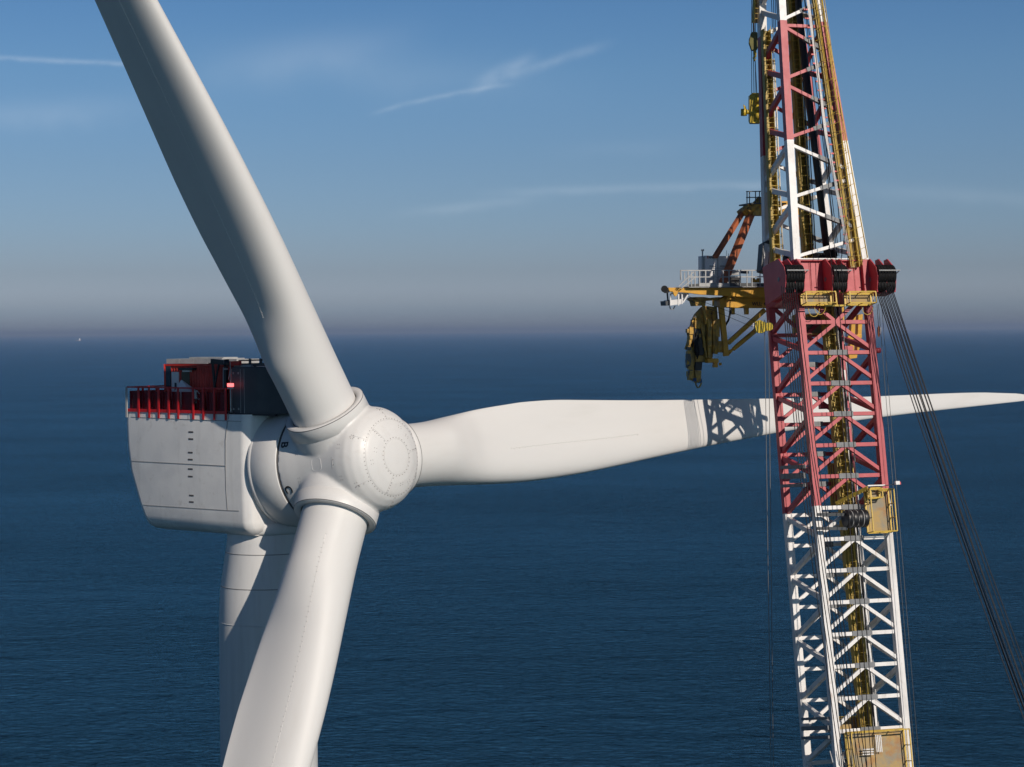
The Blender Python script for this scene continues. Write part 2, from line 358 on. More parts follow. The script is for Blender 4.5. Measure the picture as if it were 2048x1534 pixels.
# generator ring
b = MB(); b.lathe(C, A, [(-5.9, 3.6), (-5.87, 4.16), (-5.8, 4.22), (-5.50, 4.24), (-5.47, 4.205), (-5.44, 4.22), (-3.06, 4.18), (-3.0, 4.12), (-3.0, 3.0)], 128)
gen = b.build('generator_ring', MW, wt)
b = MB(); b.lathe(C, A, [(-3.06, 3.5), (-3.06, 4.1), (-2.92, 4.1), (-2.92, 3.5)], 128); b.build('seal_gap', MSEAM, gen)

# hub spinner: union of a lathe and three collars, remeshed for smooth fillets (hub local frame: z = rotor axis)
HM = Matrix((Hh, UP, A)).transposed().to_4x4(); HM.translation = C       # local x=h, y=up, z=axis
def hubr(z):
    P_ = [(-2.92, 4.10), (-2.2, 4.02), (-1.2, 3.86), (0, 3.72), (1.2, 3.68), (2.2, 3.66), (2.9, 3.55), (3.4, 3.30), (3.8, 2.92), (4.1, 2.45), (4.35, 1.8), (4.5, 1.0), (4.56, 0)]
    for (a0, r_0), (a1, r_1) in zip(P_[:-1], P_[1:]):
        if a0 <= z <= a1: return r_0+(r_1-r_0)*(z-a0)/(a1-a0)
    return 0
def ldir(ph): return (Vector((math.cos(ph), math.sin(ph), 0))*math.cos(CO)+Vector((0, 0, 1))*math.sin(CO)).normalized()
b = MB(); zs = [-2.9, -2.2, -1.2, 0, 1.2, 2.2, 2.6, 2.9, 3.2, 3.4, 3.6, 3.8, 3.95, 4.1, 4.25, 4.35, 4.43, 4.5, 4.54, 4.56]
b.lathe(Vector((0, 0, 0)), Vector((0, 0, 1)), [(z, hubr(z)) for z in zs], 96)
PHS = [PH, PH+2*math.pi/3, PH-2*math.pi/3]
for p in PHS: b.lathe(Vector((0, 0, 0)), ldir(p), [(0.5, 2.5), (2.5, 2.92), (3.9, 2.88)], 72)
hub = b.build('hub', MW, wt, matrix=HM)
m_ = hub.modifiers.new('remesh', 'REMESH'); m_.mode = 'VOXEL'; m_.voxel_size = .085; m_.use_smooth_shade = True
m_ = hub.modifiers.new('smooth', 'SMOOTH'); m_.iterations = 14; m_.factor = .5
def hubpt(ang, z, lift=.0):
    r_ = hubr(z)+lift; return Vector((math.cos(ang)*r_, math.sin(ang)*r_, z))
for p in PHS:
    b = MB(); b.lathe(Vector((0, 0, 0)), ldir(p), [(3.3, 2.80), (3.35, 2.905), (4.28, 2.875), (4.34, 2.86), (4.34, 2.40), (4.15, 2.36), (3.6, 2.36)], 96); b.build('blade_collar', MW, hub, matrix=HM)
    b = MB(); b.lathe(Vector((0, 0, 0)), ldir(p), [(4.285, 2.885), (4.32, 2.888), (4.33, 2.872)], 96, False); b.lathe(Vector((0, 0, 0)), ldir(p), [(4.10, 2.44), (4.16, 2.43), (4.16, 2.28)], 96, False); b.build('collar_seal', MSEAM, hub, matrix=HM)
# seams and bolts on the spinner
def near_collar(P_):
    for p in PHS:
        d = ldir(p); s = P_.dot(d)
        if s > 0 and (P_-d*s).length < 3.45: return True
    return False
def hubn(ang, z):
    dz = .05; dr = (hubr(min(z+dz, 4.559))-hubr(z-dz))/(2*dz); return Vector((math.cos(ang), math.sin(ang), -dr)).normalized()
MSM = mat('seam_mid', (.48, .47, .46), .7); bb = MB()
def dot(P_, n_, r_=.032):
    x = n_.orthogonal().normalized(); y = n_.cross(x); bb.add([P_+n_*.02+(x*math.cos(k*math.pi/3)+y*math.sin(k*math.pi/3))*r_ for k in range(6)]+[P_-n_*.03+(x*math.cos(k*math.pi/3)+y*math.sin(k*math.pi/3))*r_ for k in range(6)], [list(range(6))]+[[k, (k+1) % 6, (k+1) % 6+6, k+6] for k in range(6)])
def seamline(f, n, wid=.018, dots=0, off=.12, skip=True):
    b = MB(); pts = [f(i/n) for i in range(n+1)]
    for (P0, n0), (P1, n1) in zip(pts[:-1], pts[1:]):
        if skip and (near_collar(P0) or near_collar(P1)): continue
        b.bar(P0, P1, wid, .02, up=n0)
    b.build('spinner_seam', MSM, hub, matrix=HM)
    if dots:
        for i in range(dots):
            P0, n0 = f((i+.5)/dots); P1, _ = f((i+.6)/dots)
            if skip and near_collar(P0): continue
            tt = (P1-P0).normalized().cross(n0); dot(P0+tt*off, n0)
TWO = 2*math.pi
for z, dts in ((-.85, 66), (1.9, 66)): seamline(lambda u, z=z: (hubpt(u*TWO, z, .004), hubn(u*TWO, z)), 180, .03, dts, .13 if z < 0 else -.13)
seamline(lambda u: (hubpt(u*TWO, 4.02, .004), hubn(u*TWO, 4.02)), 120, .012, 60, .1, False)
seamline(lambda u: (hubpt(u*TWO, 4.46, .004), hubn(u*TWO, 4.46)), 90, .010, 28, .1, False)
for k in range(6):
    an = PH+R(30)+k*math.pi/3
    seamline(lambda u, an=an: (hubpt(an, 1.9+u*2.1, .004), hubn(an, 1.9+u*2.1)), 14, .014, 9, .1)
for k in range(3):
    an = PH+R(8)+k*2*math.pi/3
    seamline(lambda u, an=an: (hubpt(an, 4.02+u*.42, .004), hubn(an, 4.02+u*.42)), 8, .012, 6, .1, False)
for k in range(3):
    ac = PHS[k]+math.pi/3
    for da, z in ((.24, -1.25), (-.24, -1.25), (.30, 2.45), (-.30, 2.45), (.5, 3.3), (-.5, 3.3), (.1, 4.2), (-.3, 4.3)):
        P_ = hubpt(ac+da, z); n_ = hubn(ac+da, z); x = Vector((-math.sin(ac+da), math.cos(ac+da), 0)); y = n_.cross(x)
        for i in (-.13, 0, .13):
            for j in (-.08, .08):
                if (i == 0): continue
                dot(P_+x*i+y*j, n_, .022)
bb.build('bolt_pattern', MBOLT, hub, matrix=HM)['kind'] = 'stuff'
for k in range(3):       # rounded square hatch between the collars
    ac = PHS[k]+math.pi/3 + (0 if k else 0); b = MB(); hz = .45
    pts = []
    for i in range(41):
        tt = i/40*TWO; cx_ = math.copysign(abs(math.cos(tt))**.45, math.cos(tt))*.42; cy_ = math.copysign(abs(math.sin(tt))**.45, math.sin(tt))*.42
        r_ = hubr(hz+cx_)+.004; an = ac+cy_/r_; pts.append(Vector((math.cos(an)*r_, math.sin(an)*r_, hz+cx_)))
    for p, q in zip(pts[:-1], pts[1:]): b.bar(p, q, .025, .02, up=Vector((math.cos(ac), math.sin(ac), 0)))
    b.build('access_hatch', MSEAML, hub, matrix=HM)
def tomesh(o):
    dg = bpy.context.evaluated_depsgraph_get(); me = bpy.data.meshes.new_from_object(o.evaluated_get(dg)); n = o.name
    cu = o.data; bpy.data.objects.remove(o); bpy.data.curves.remove(cu); me.name = n
    o = bpy.data.objects.new(n, me); COL.objects.link(o); return o
def letter(ch, ang, z, size, parent):
    cu = bpy.data.curves.new('letter_marking', 'FONT'); cu.body = ch; cu.size = size*1.35; cu.extrude = .012; cu.align_x = 'CENTER'; cu.align_y = 'CENTER'; cu.offset = .012
    o = bpy.data.objects.new('letter_marking', cu); COL.objects.link(o); cu.materials.append(MBLK); o = tomesh(o)
    P_ = HM @ hubpt(ang, z, .02); n_ = (HM.to_3x3() @ hubn(ang, z)).normalized(); y = (A-n_*A.dot(n_)).normalized(); x = y.cross(n_)
    m = Matrix((x, y, n_)).transposed().to_4x4(); m.translation = P_
    o.matrix_world = m; o.parent = parent; o.matrix_parent_inverse = WM(parent).inverted(); WMS[o.name] = m
    return o
def hub_at(px, py):     # angle and station of the spinner surface seen at a pixel
    best = None
    for i in range(720):
        for z in (-2.6, -2.4, -2.2, -2.0):
            an = i/720*TWO; P_ = HM @ hubpt(an, z); d = P_-CAM
            if (HM.to_3x3() @ hubn(an, z)).dot(-d) < 0: continue
            x = 1024+F*d.dot(rt)/d.dot(fw); y = 767-F*d.dot(upv)/d.dot(fw); e_ = (x-px)**2+(y-py)**2
            if best is None or e_ < best[0]: best = (e_, an, z)
    return best[1], best[2]
for ch, px, py in (('B', 568, 889), ('C', 576, 979)):
    an, z = hub_at(px, py); letter(ch, an, z, .62, hub)

MVG = mat('strip_white', (.63, .615, .59), .45)
# blades
LE = [(4, -2.3), (7.5, -2.3), (11.1, -2.48), (14.4, -2.66), (17.9, -2.76), (21.5, -2.72), (25.3, -2.58), (29.1, -2.35), (33.2, -2.06), (37.4, -1.78), (41.8, -1.5), (48.1, -1.17), (52.7, -.95), (60, -.72), (69.5, -.48), (77.9, -.36), (87.7, -.28), (98.1, -.18), (100.2, -.02)]
TE = [(4, 2.3), (7.5, 2.34), (10.2, 2.62), (13.6, 2.98), (17, 3.2), (18.8, 3.29), (22.4, 3.29), (26.2, 3.12), (31.9, 2.84), (38.1, 2.59), (43.5, 2.4), (48.7, 2.22), (53.3, 2.04), (65.5, 1.64), (73.5, 1.45), (83, 1.25), (89, 1.07), (94.2, .81), (98.3, .48), (100.2, .05)]
TT = [(4, 4.6), (7.5, 4.58), (11, 4.35), (14, 3.95), (18, 3.4), (23, 2.85), (30, 2.2), (40, 1.6), (55, 1.05), (70, .7), (85, .45), (95, .25), (100.2, .03)]
KK = [(4, 0), (8.5, 0), (11, .38), (13, .70), (18, .88), (23, .94), (30, .96), (100.2, .97)]
def itp(T, s):
    if s <= T[0][0]: return T[0][1]
    for i in range(len(T)-1):
        if s <= T[i+1][0]:
            x0, y0 = T[i]; x1, y1 = T[i+1]
            m0 = (y1-T[i-1][1])/(x1-T[i-1][0]) if i > 0 else 0
            m1 = (T[i+2][1]-y0)/(T[i+2][0]-x0) if i+2 < len(T) else (y1-y0)/(x1-x0)
            h_ = x1-x0; u = (s-x0)/h_
            return (2*u**3-3*u*u+1)*y0+(u**3-2*u*u+u)*h_*m0+(-2*u**3+3*u*u)*y1+(u**3-u*u)*h_*m1
    return T[-1][1]
def bsec(s, phi):
    le, te, T_, k = itp(LE, s), itp(TE, s), itp(TT, s), min(.97, max(0, itp(KK, s)))
    c, sn = math.cos(phi), math.sin(phi); xm, hw = (le+te)/2, (te-le)/2
    w = (1+c)/2; w = w**(.75 if sn > 0 else 1.25)
    return Vector((xm+hw*c, T_/2*sn*(1-k*w), s))
def make_blade(ph, psi, vg_s, vg_phi, lab):
    d = bdir(ph); tt = A.cross(d).normalized(); tt = tt if tt.dot(-Hh*math.sin(ph)+UP*math.cos(ph)) > 0 else -tt
    ap = d.cross(tt).normalized(); ap = ap if ap.dot(A) > 0 else -ap
    X = ap*math.cos(psi)+tt*math.sin(psi); Yv = ap*math.cos(psi-math.pi/2)+tt*math.sin(psi-math.pi/2)
    m = Matrix((X, Yv, d)).transposed().to_4x4(); m.translation = C
    ss = [3.6+i*.45 for i in range(60)]; ss += [ss[-1]+1.2*(i+1) for i in range(50)]; ss = [s for s in ss if s < 96]+[96.5, 97.5, 98.3, 99, 99.5, 99.9, 100.15]
    n = 96; b = MB(); b.loft([[bsec(s, TWO*i/n) for i in range(n)] for s in ss])
    o = b.build('blade', MBL, wt, matrix=m); o['label'] = lab
    b = MB(); s = vg_s[0]; i = 0
    while s < vg_s[1]:
        p = bsec(s, vg_phi); q = bsec(s, vg_phi+.01)-bsec(s, vg_phi-.01); t1 = q.normalized(); nn = t1.cross(Vector((0, 0, 1))).normalized()
        if nn.y*(1 if math.sin(vg_phi) > 0 else -1) < 0: nn = -nn
        b.obox(p+nn*.012+t1*(.05 if i % 2 else -.02), t1*.045, Vector((0, 0, .012)), nn*.022)
        s += .34; i += 1
    pv_ = [bsec(vg_s[0]+(vg_s[1]-vg_s[0])*k_/60, vg_phi) for k_ in range(61)]
    for p, q in zip(pv_[:-1], pv_[1:]): b.bar(p, q, .035, .012)
    b.build('vortex_generator_strip', MVG, o, matrix=m)
    return o
make_blade(PHS[0], R(90), (15.8, 32), R(97), 'right-hand blade pointing level to the right behind the crane')
make_blade(PHS[1], R(175), (12.4, 60), R(88), 'upper blade rising to the left')
make_blade(PHS[2], R(203), (6.5, 40), R(-107), 'lower blade hanging in front of the tower')

# roof railing (helicopter hoist deck)
rail = MB(); w0 = HWN-.12
zr = NP(258, 774, w0).z; zb = NP(258, 822, w0).z
ql = [qz(x, 800, w0)[0] for x in (258, 282, 303, 322, 342, 361, 391, 411, 433, 456)]
def NW(q, w, z): return Vector((C.x, C.y, 0))-AH*q-Hh*w+Vector((0, 0, z))
hr = bpy.data.objects.new('hoist_deck_railing', None)
rail.bar(NW(ql[0], w0, zr), NW(ql[-1], w0, zr), .12, .10); rail.bar(NW(ql[0], HWN+.04, zb+.08), NW(ql[-1], HWN+.04, zb+.08), .10, .22); rail.bar(NW(ql[0], HWN+.04, zr), NW(ql[-1], HWN+.04, zr), .08, .10)
rail.bar(NW(ql[0], w0, zr), NW(ql[0], -w0, zr), .12, .10); rail.bar(NW(ql[0], w0, zb+.08), NW(ql[0], -w0, zb+.08), .1, .22)
rail.bar(NW(ql[0], -w0, zr), NW(ql[-1], -w0, zr), .12, .10)
hro = rail.build('deck_railing', MRED, wt)
for i, q in enumerate(ql):
    b = MB(); b.obox(NW(q, HWN+.115, (zr+zb-.45)/2), AH*.085, Hh*.03, Vector((0, 0, (zr-zb+.45)/2))); b.build('railing_post', MRED if i else MGR, hro)
    if i: b = MB(); b.obox(NW(q, -w0, (zr+zb)/2), AH*.07, Hh*.05, Vector((0, 0, (zr-zb)/2))); b.build('railing_post', MRED, hro)
for k in range(1, 6):
    b = MB(); b.obox(NW(ql[0], w0-k*2*w0/6, (zr+zb)/2), Hh*.07, AH*.05, Vector((0, 0, (zr-zb)/2))); b.build('railing_post', MRED, hro)
# tinted windscreens
mt = bpy.data.materials.new('tinted_screen'); mt.use_nodes = True; t = mt.node_tree; P = t.nodes['Principled BSDF']
P.inputs['Base Color'].default_value = (.22, .008, .022, 1); P.inputs['Roughness'].default_value = .2
tr = t.nodes.new('ShaderNodeBsdfTransparent'); tr.inputs[0].default_value = (.62, .09, .14, 1); mxs = t.nodes.new('ShaderNodeMixShader'); mxs.inputs[0].default_value = .55
t.links.new(tr.outputs[0], mxs.inputs[1]); t.links.new(P.outputs[0], mxs.inputs[2]); t.links.new(mxs.outputs[0], t.nodes['Material Output'].inputs[0])
for qa, qb in zip(ql[:-1], ql[1:]):
    b = MB(); b.obox(NW((qa+qb)/2, w0-.02, (zr+zb)/2-.06), AH*(abs(qb-qa)/2-.09), Hh*.012, Vector((0, 0, (zr-zb)/2-.22))); b.build('windscreen_panel', mt, hro)
    b = MB(); b.obox(NW((qa+qb)/2, -w0+.02, (zr+zb)/2-.06), AH*(abs(qb-qa)/2-.09), Hh*.012, Vector((0, 0, (zr-zb)/2-.22))); b.build('windscreen_panel', mt, hro)
for k in range(6):
    b = MB(); b.obox(NW(ql[0]+.02, w0-(k+.5)*2*w0/6, (zr+zb)/2-.06), Hh*(w0/6-.09), AH*.012, Vector((0, 0, (zr-zb)/2-.22))); b.build('windscreen_panel', mt, hro)
b = MB(); b.obox(NW((ql[0]+ql[-1])/2, 0, zb+.05), AH*(abs(ql[0]-ql[-1])/2-.1), Hh*(w0-.1), Vector((0, 0, .05))); b.build('hoist_deck', MDG, wt)
# cooler housing behind the spinner
wc = HWN-.4
p0 = qz(463, 735, wc); p1 = qz(470, 829, wc); qc0 = p0[0]; zc0, zc1 = p1[1], p0[1]
b = MB(); qf = 2.2
plan = [(qc0, wc), (qc0-1.3, wc), (qc0-2.3, wc-.25), (qc0-4.5, wc-1.3), (qf+.6, wc-2.6), (qf, wc-3.6), (qf, -wc+3.6), (qc0-4.5, -wc+1.3), (qc0-1.3, -wc), (qc0, -wc)]
b.prism([NW(q, w, max(zc0, ztop+.03)) for q, w in plan], Vector((0, 0, zc1-zc0)))
cool = b.build('cooler_housing', MDG, wt, bevel=.06)
b = MB()
for i in range(22):
    x = 472+i*4.6; p = NP(x, 785, wc+.02); 
for qq in (qc0-.02, qc0-.9, qc0-1.28): b.obox(NW(qq, wc+.012, (zc0+zc1)/2), AH*.012, Hh*.012, Vector((0, 0, (zc1-zc0)/2-.1)))
for zz in (.12, .88): 
    for qq in (qc0-.2, qc0-.7): b.obox(NW(qq, wc+.02, zc0+(zc1-zc0)*zz), AH*.05, Hh*.02, Vector((0, 0, .07)))
b.build('panel_fastener', MGR, cool)
b = MB(); b.obox(NW(qc0-2.2, wc-.2, max(zc0, ztop)-.0), AH*2.0, Hh*.12, Vector((0, 0, .06))); b.build('housing_gasket', MRB, cool)
# beams and pipes over the cooler
b = MB()
b.bar(NP(462, 727, 3.6), NP(480, 726, 3.6), .3, .3)
b.cur = 1; b.bar(NP(478, 730, 3.0), NP(560, 728, 3.0), .16, .22); b.bar(NP(478, 721, 2.4), NP(560, 719, 2.4), .1, .1)
for x in (500, 522, 545): b.bar(NP(x, 717, 2.4), NP(x, 727, 2.4), .14, .14)
for x in (510, 535): b.bar(NP(x-5, 737, 2.9), NP(x+5, 729, 2.9), .08, .08)
b.cur = 2; b.obox(NP(493, 733, 3.3), AH*.5, Hh*.15, Vector((0, 0, .12))); b.obox(NP(476, 732, 3.3), AH*.25, Hh*.15, Vector((0, 0, .1)))
b.build('roof_pipework', [MCON, MDG, MGR], cool)
# warning beacon
b = MB(); p = NP(461, 770, HWN+.1); b.obox(p, AH*.22, Hh*.13, Vector((0, 0, .12))); bc = b.build('aviation_light', ml, wt, bevel=.03)
b = MB(); b.obox(p-Vector((0, 0, .2)), AH*.2, Hh*.12, Vector((0, 0, .07))); b.bar(p-Vector((0, 0, .2)), p-Vector((0, 0, 1.9)), .07); b.bar(p+Vector((0, 0, .1)), p+Vector((0, 0, 1.6)), .04); b.bar(p+Vector((0, 0, .4))-AH*.2, p+Vector((0, 0, 1.1)), .04); b.build('light_bracket', MGR, bc)

# ---- things standing on the nacelle deck
wk = 2.7
qa, ztc = qz(329, 728, wk); qb, _ = qz(449, 733, wk); zfl = zb+.12
co = thing('service_container', 'red corrugated service container with open doorway on the nacelle deck', 'container', NW((qa+qb)/2, wk-1.2, zfl))
b = MB(); n = 44; ridg = []
for i in range(n*4+1):
    q = qa+.12+(qb+.12-qa-.24-.0)*(i/(n*4)) if 0 else qa-.14-(qa-qb-.28)*(i/(n*4)); ph = i % 8; off = 0 if ph in (0, 1, 2) else (.07 if ph in (4, 5, 6) else .035); ridg.append((q, wk-off))
b.prism([NW(q, w, zfl+.14) for q, w in ridg]+[NW(qb+.14, wk-2.4, zfl+.14), NW(qa-.14, wk-2.4, zfl+.14)], Vector((0, 0, ztc-zfl-.28)))
b.build('corrugated_body', MCON, co)
b = MB()
for w in (wk+.01, wk-2.42):
    for z in (zfl+.07, ztc-.07): b.bar(NW(qa, w, z), NW(qb, w, z), .12, .14)
    for q in (qa-.06, qb+.06): b.bar(NW(q, w, zfl), NW(q, w, ztc), .16, .14)
for q in (qa-.06, qb+.06):
    for z in (zfl+.07, ztc-.07): b.bar(NW(q, wk, z), NW(q, wk-2.4, z), .12, .14)
b.build('corner_frame', MCON, co)
b = MB(); p = NP(368, 760, wk+.05); zz = (zfl+.14, NP(368, 744, wk).z); b.obox(NW(qz(372, 760, wk)[0], wk+.03, sum(zz)/2), AH*.42, Hh*.03, Vector((0, 0, (zz[1]-zz[0])/2))); b.build('doorway', mat('doorway_dim', (.10, .09, .06), .7), co)
b = MB(); b.obox(NW(qz(352, 760, wk)[0], wk+.06, sum(zz)/2), AH*.38, Hh*.03, Vector((0, 0, (zz[1]-zz[0])/2))); dr = b.build('door', MCAB, co)
b = MB(); b.obox(NW(qz(353, 760, wk)[0], wk+.1, sum(zz)/2+.1), AH*.10, Hh*.012, Vector((0, 0, .42))); b.build('door_window', MGLS, dr)
b = MB(); b.obox(NP(374, 742, wk+.18), AH*.38, Hh*.12, Vector((0, 0, .06))); b.build('door_lamp', MCAB, co)
b = MB(); b.obox(NP(375, 738, wk+.22), AH*.75, Hh*.2, Vector((0, 0, .09))); b.build('door_canopy', MRB, co)
b = MB(); b.obox(NP(337, 752, wk+.03), AH*.25, Hh*.03, Vector((0, 0, .75))); b.build('side_panel', MGLS, co)
b = MB()
q0, _ = qz(333, 722, wk-.2); q1, _ = qz(474, 722, wk-.2)
for i in range(5):
    qs = q0+(q1-q0)*i/5; qe = q0+(q1-q0)*(i+.97)/5
    b.obox(NW((qs+qe)/2, wk-1.3, ztc+.2+(.06 if i == 3 else 0)), AH*abs(qe-qs)/2, Hh*1.1, Vector((0, 0, .17)))
b.obox(NW((q0+q1)/2-.2, wk-1.2, ztc+.44), AH*1.8, Hh*.7, Vector((0, 0, .06)))
b.build('roof_walkway', MGR, co)
# small folded davit crane between container and cooler
dv = thing('deck_davit', 'folded black davit crane beside the red container, above the beacon', 'davit crane', NP(452, 825, 3.4))
b = MB(); b.bar(NP(452, 824, 3.4), NP(452, 722, 3.4), .22); b.build('post', MRB, dv)
b = MB(); b.bar(NP(424, 722, 3.5), NP(456, 726, 3.5), .28, .32); b.bar(NP(425, 724, 3.5), NP(430, 775, 3.5), .14); b.bar(NP(438, 726, 3.5), NP(430, 770, 3.5), .10); b.tube([NP(452, 720, 3.75), NP(455, 733, 3.75)], .22, 12); b.build('jib', MRB, dv)
b = MB(); b.bar(NP(455, 738, 3.5), NP(447, 738, 3.5), .1); 
for y in (745, 755, 765): b.bar(NP(447, y, 3.3), NP(455, y, 3.3), .06)
b.bar(NP(447, 735, 3.3), NP(447, 778, 3.3), .07); b.build('ladder', MGR, dv)
# white peaked cover
tn = MB(); pk = NP(363, 760, 3.3); zz0 = zfl
base = [NW(qz(343, 800, 3.3)[0], 3.9, zz0), NW(qz(384, 800, 3.3)[0], 3.9, zz0), NW(qz(384, 800, 3.3)[0], 2.95, zz0), NW(qz(343, 800, 3.3)[0], 2.95, zz0)]
mid = [NP(345, 790, 3.9), NP(388, 792, 3.9), NP(388, 792, 3.9)+Hh*.9, NP(345, 790, 3.9)+Hh*.9]
low = [NP(363, 822, 3.6)+AH*.5*s_+Hh*.5*u_ for s_, u_ in ((-1, 0), (1, 0), (1, .5), (-1, .5))]
tn.loft([low, mid, [pk+AH*.03*s_+Hh*.03*u_ for s_, u_ in ((-1, -1), (1, -1), (1, 1), (-1, 1))]], True, True, False)
tag(tn.build('peaked_cover', MCAB), 'white peaked cover behind the tinted railing, in front of the container door', 'cover')
# cable bundle hanging over the railing
b = MB(); p = NP(391, 782, w0+.15); b.tube([p, p+Vector((.1, 0, -.5)), p+Vector((.25, 0, -.65)), p+Vector((.35, 0, -.3)), p+Vector((.1, 0, .05)), p-AH*.5+Vector((0, 0, .05))], .03, 6); b.obox(p-Vector((0, 0, .25)), AH*.07, Hh*.05, Vector((0, 0, .3)))
tag(b.build('hanging_cable', MGR), 'pale cable and clip hanging over the red railing', 'cable')

# ================================================================== CRANE BOOM
SC = .974; B0 = CAM+(Vector((24.67229, 165.99587, 127.14337))-CAM)*SC; Kv = Vector((-.05316646, .1774302, .98269622)).normalized()
E1 = Vector((.95791926, .2870378, 0)).normalized(); E2 = Kv.cross(E1).normalized()
W1, W2 = 6.157*SC, 5.796*SC; BAY = 2.545*SC; L0 = 18.64*SC
def KP(a, b_, l): return B0+E1*a+E2*b_+Kv*l
def kpx(px, py, b_=0.0):
    p = onp(px, py, B0+E2*b_, E2); return p
def kal(px, py, b_=0.0):
    d = kpx(px, py, b_)-B0; return d.dot(E1), d.dot(Kv)
LB0, LB1 = 20.93*SC, 23.87*SC
def leg(n, l):
    if l <= LB1: a0, a1, bb = 0, W1, W2
    else:
        u = l-LB1; a0, a1, bb = .028*u, W1-.0945*u, W2-.078*u
    return {'B': KP(a0, 0, l), 'C': KP(a1, 0, l), 'A': KP(a0, bb, l), 'D': KP(a1, bb, l)}[n]
cr_ = thing('lattice_boom', 'red and white lattice crane boom with yellow ladders in front of the level blade', 'crane', KP(W1/2, W2/2, -22))
SW1 = 3.55*SC; SW0 = kal(1596, 2700)[1]
sw_top = [kal(1576, 281)[1], kal(1564, 42.5)[1]]
LT = 56.0; LBOT = -20.0
CH = .56
cuts = [LBOT, SW1, LB1, sw_top[0], sw_top[1], LT]
colr = ['w', 'r', 'w', 'r', 'w']
for nme in 'ABCD':
    b = MB()
    for i in range(5):
        b.cur = 0 if colr[i] == 'w' else 1
        p, q = leg(nme, cuts[i]), leg(nme, cuts[i+1]); cw = CH if cuts[i] < LB1-.1 else .60
        b.obox((p+q)/2, E1*cw/2, E2*cw/2, (q-p)/2)
    b.build('corner_chord', [MCW, MCR], cr_)
def cmat(l): return MCW if (l < SW1-.05 or LB1 < l < sw_top[0]-.2 or l > sw_top[1]+.2) else MCR
def brace(name, p, q, wd, l, face='n'):
    b = MB(); b.bar(p, q, wd, wd*.9, up=E2 if face in 'nf' else E1); return b.build(name, cmat(l), cr_)
def lerp(p, q, u): return p+(q-p)*u
levels = [L0-i*BAY for i in range(16)]
for i, l in enumerate(levels):
    nx = levels[i+1] if i+1 < len(levels) else None
    for (P_, Q_, fc) in (('B', 'C', 'n'), ('A', 'D', 'f')):
        p, q = leg(P_, l), leg(Q_, l); h = brace('horizontal_brace', p, q, .30, l, fc)
        if i > 0:
            c = lerp(p, q, .49); out = E2*(-.02 if fc == 'n' else .02)
            b = MB(); b.obox(c+out, E1*.84, E2*.19, Kv*.20)
            for k in (-.5, -.17, .17, .5): b.obox(c+out+E1*.84*k, E1*.012, E2*.2, Kv*.21)
            b.build('padded_sleeve', MCG, h)
        m = lerp(p, q, .5)
        if nx is not None:
            brace('diagonal_brace', m-Kv*.12-E1*.1, leg(P_, nx)+Kv*.28, .28, l-.5, fc)
            brace('diagonal_brace', m-Kv*.12+E1*.1, leg(Q_, nx)+Kv*.28, .28, l-.5, fc)
        if i == 0:
            brace('diagonal_brace', m+Kv*.1-E1*.1, leg(P_, LB0)+E1*.35, .28, l, fc); brace('diagonal_brace', m+Kv*.1+E1*.1, leg(Q_, LB0)-E1*.35, .28, l, fc)
    # side faces: zigzag over two bays
    for (P_, Q_) in (('B', 'A'), ('C', 'D')):
        if nx is None: continue
        if i % 2 == 0: p, q = leg(Q_, l)-Kv*.2, leg(P_, nx)+Kv*.25
        else: p, q = leg(P_, l)-Kv*.25, leg(Q_, nx)+Kv*.2
        brace('diagonal_brace', p, q, .36, l-.6, 's')
    if i == 0:
        for (P_, Q_) in (('B', 'A'), ('C', 'D')): brace('diagonal_brace', leg(Q_, l)+Kv*.2, leg(P_, LB0-.0)-Kv*.2, .36, l, 's')
# upper section
ub = [kal(1589, y)[1] for y in (518, 399, 280, 162, 45)]; ub.append(2*ub[-1]-ub[-2]); ub.append(2*ub[-1]-ub[-2])
for i in range(len(ub)-1):
    l0, l1 = ub[i], ub[i+1]; lm = (l0+l1)/2
    for (P_, Q_, fc) in (('B', 'C', 'n'), ('A', 'D', 'f')):
        for k, (la, lb) in enumerate(((l0+.18, lm-.72), (l1-.35, lm+.05))):
            p, q = leg(P_, la), leg(Q_, lb); d = brace('diagonal_brace', p, q, .26, (la+lb)/2, fc)
            if (i, k) not in ((0, 0), (0, 1)) or k == 1:
                b = MB(); b.bar(lerp(p, q, .48)-(E2*.0), lerp(p, q, .86), .34, .32, up=E2); b.build('padded_sleeve', MCG, d)
        if i == 4: brace('horizontal_brace', leg(P_, l0-.3), leg(Q_, l0-.3), .26, l0-1, fc)
    for (P_, Q_) in (('B', 'A'), ('C', 'D')):
        for la, lb in ((l0+.3, lm-.3), (l1-.4, lm+.3)):
            brace('diagonal_brace', leg(P_, la), leg(Q_, lb), .40, (la+lb)/2, 's')

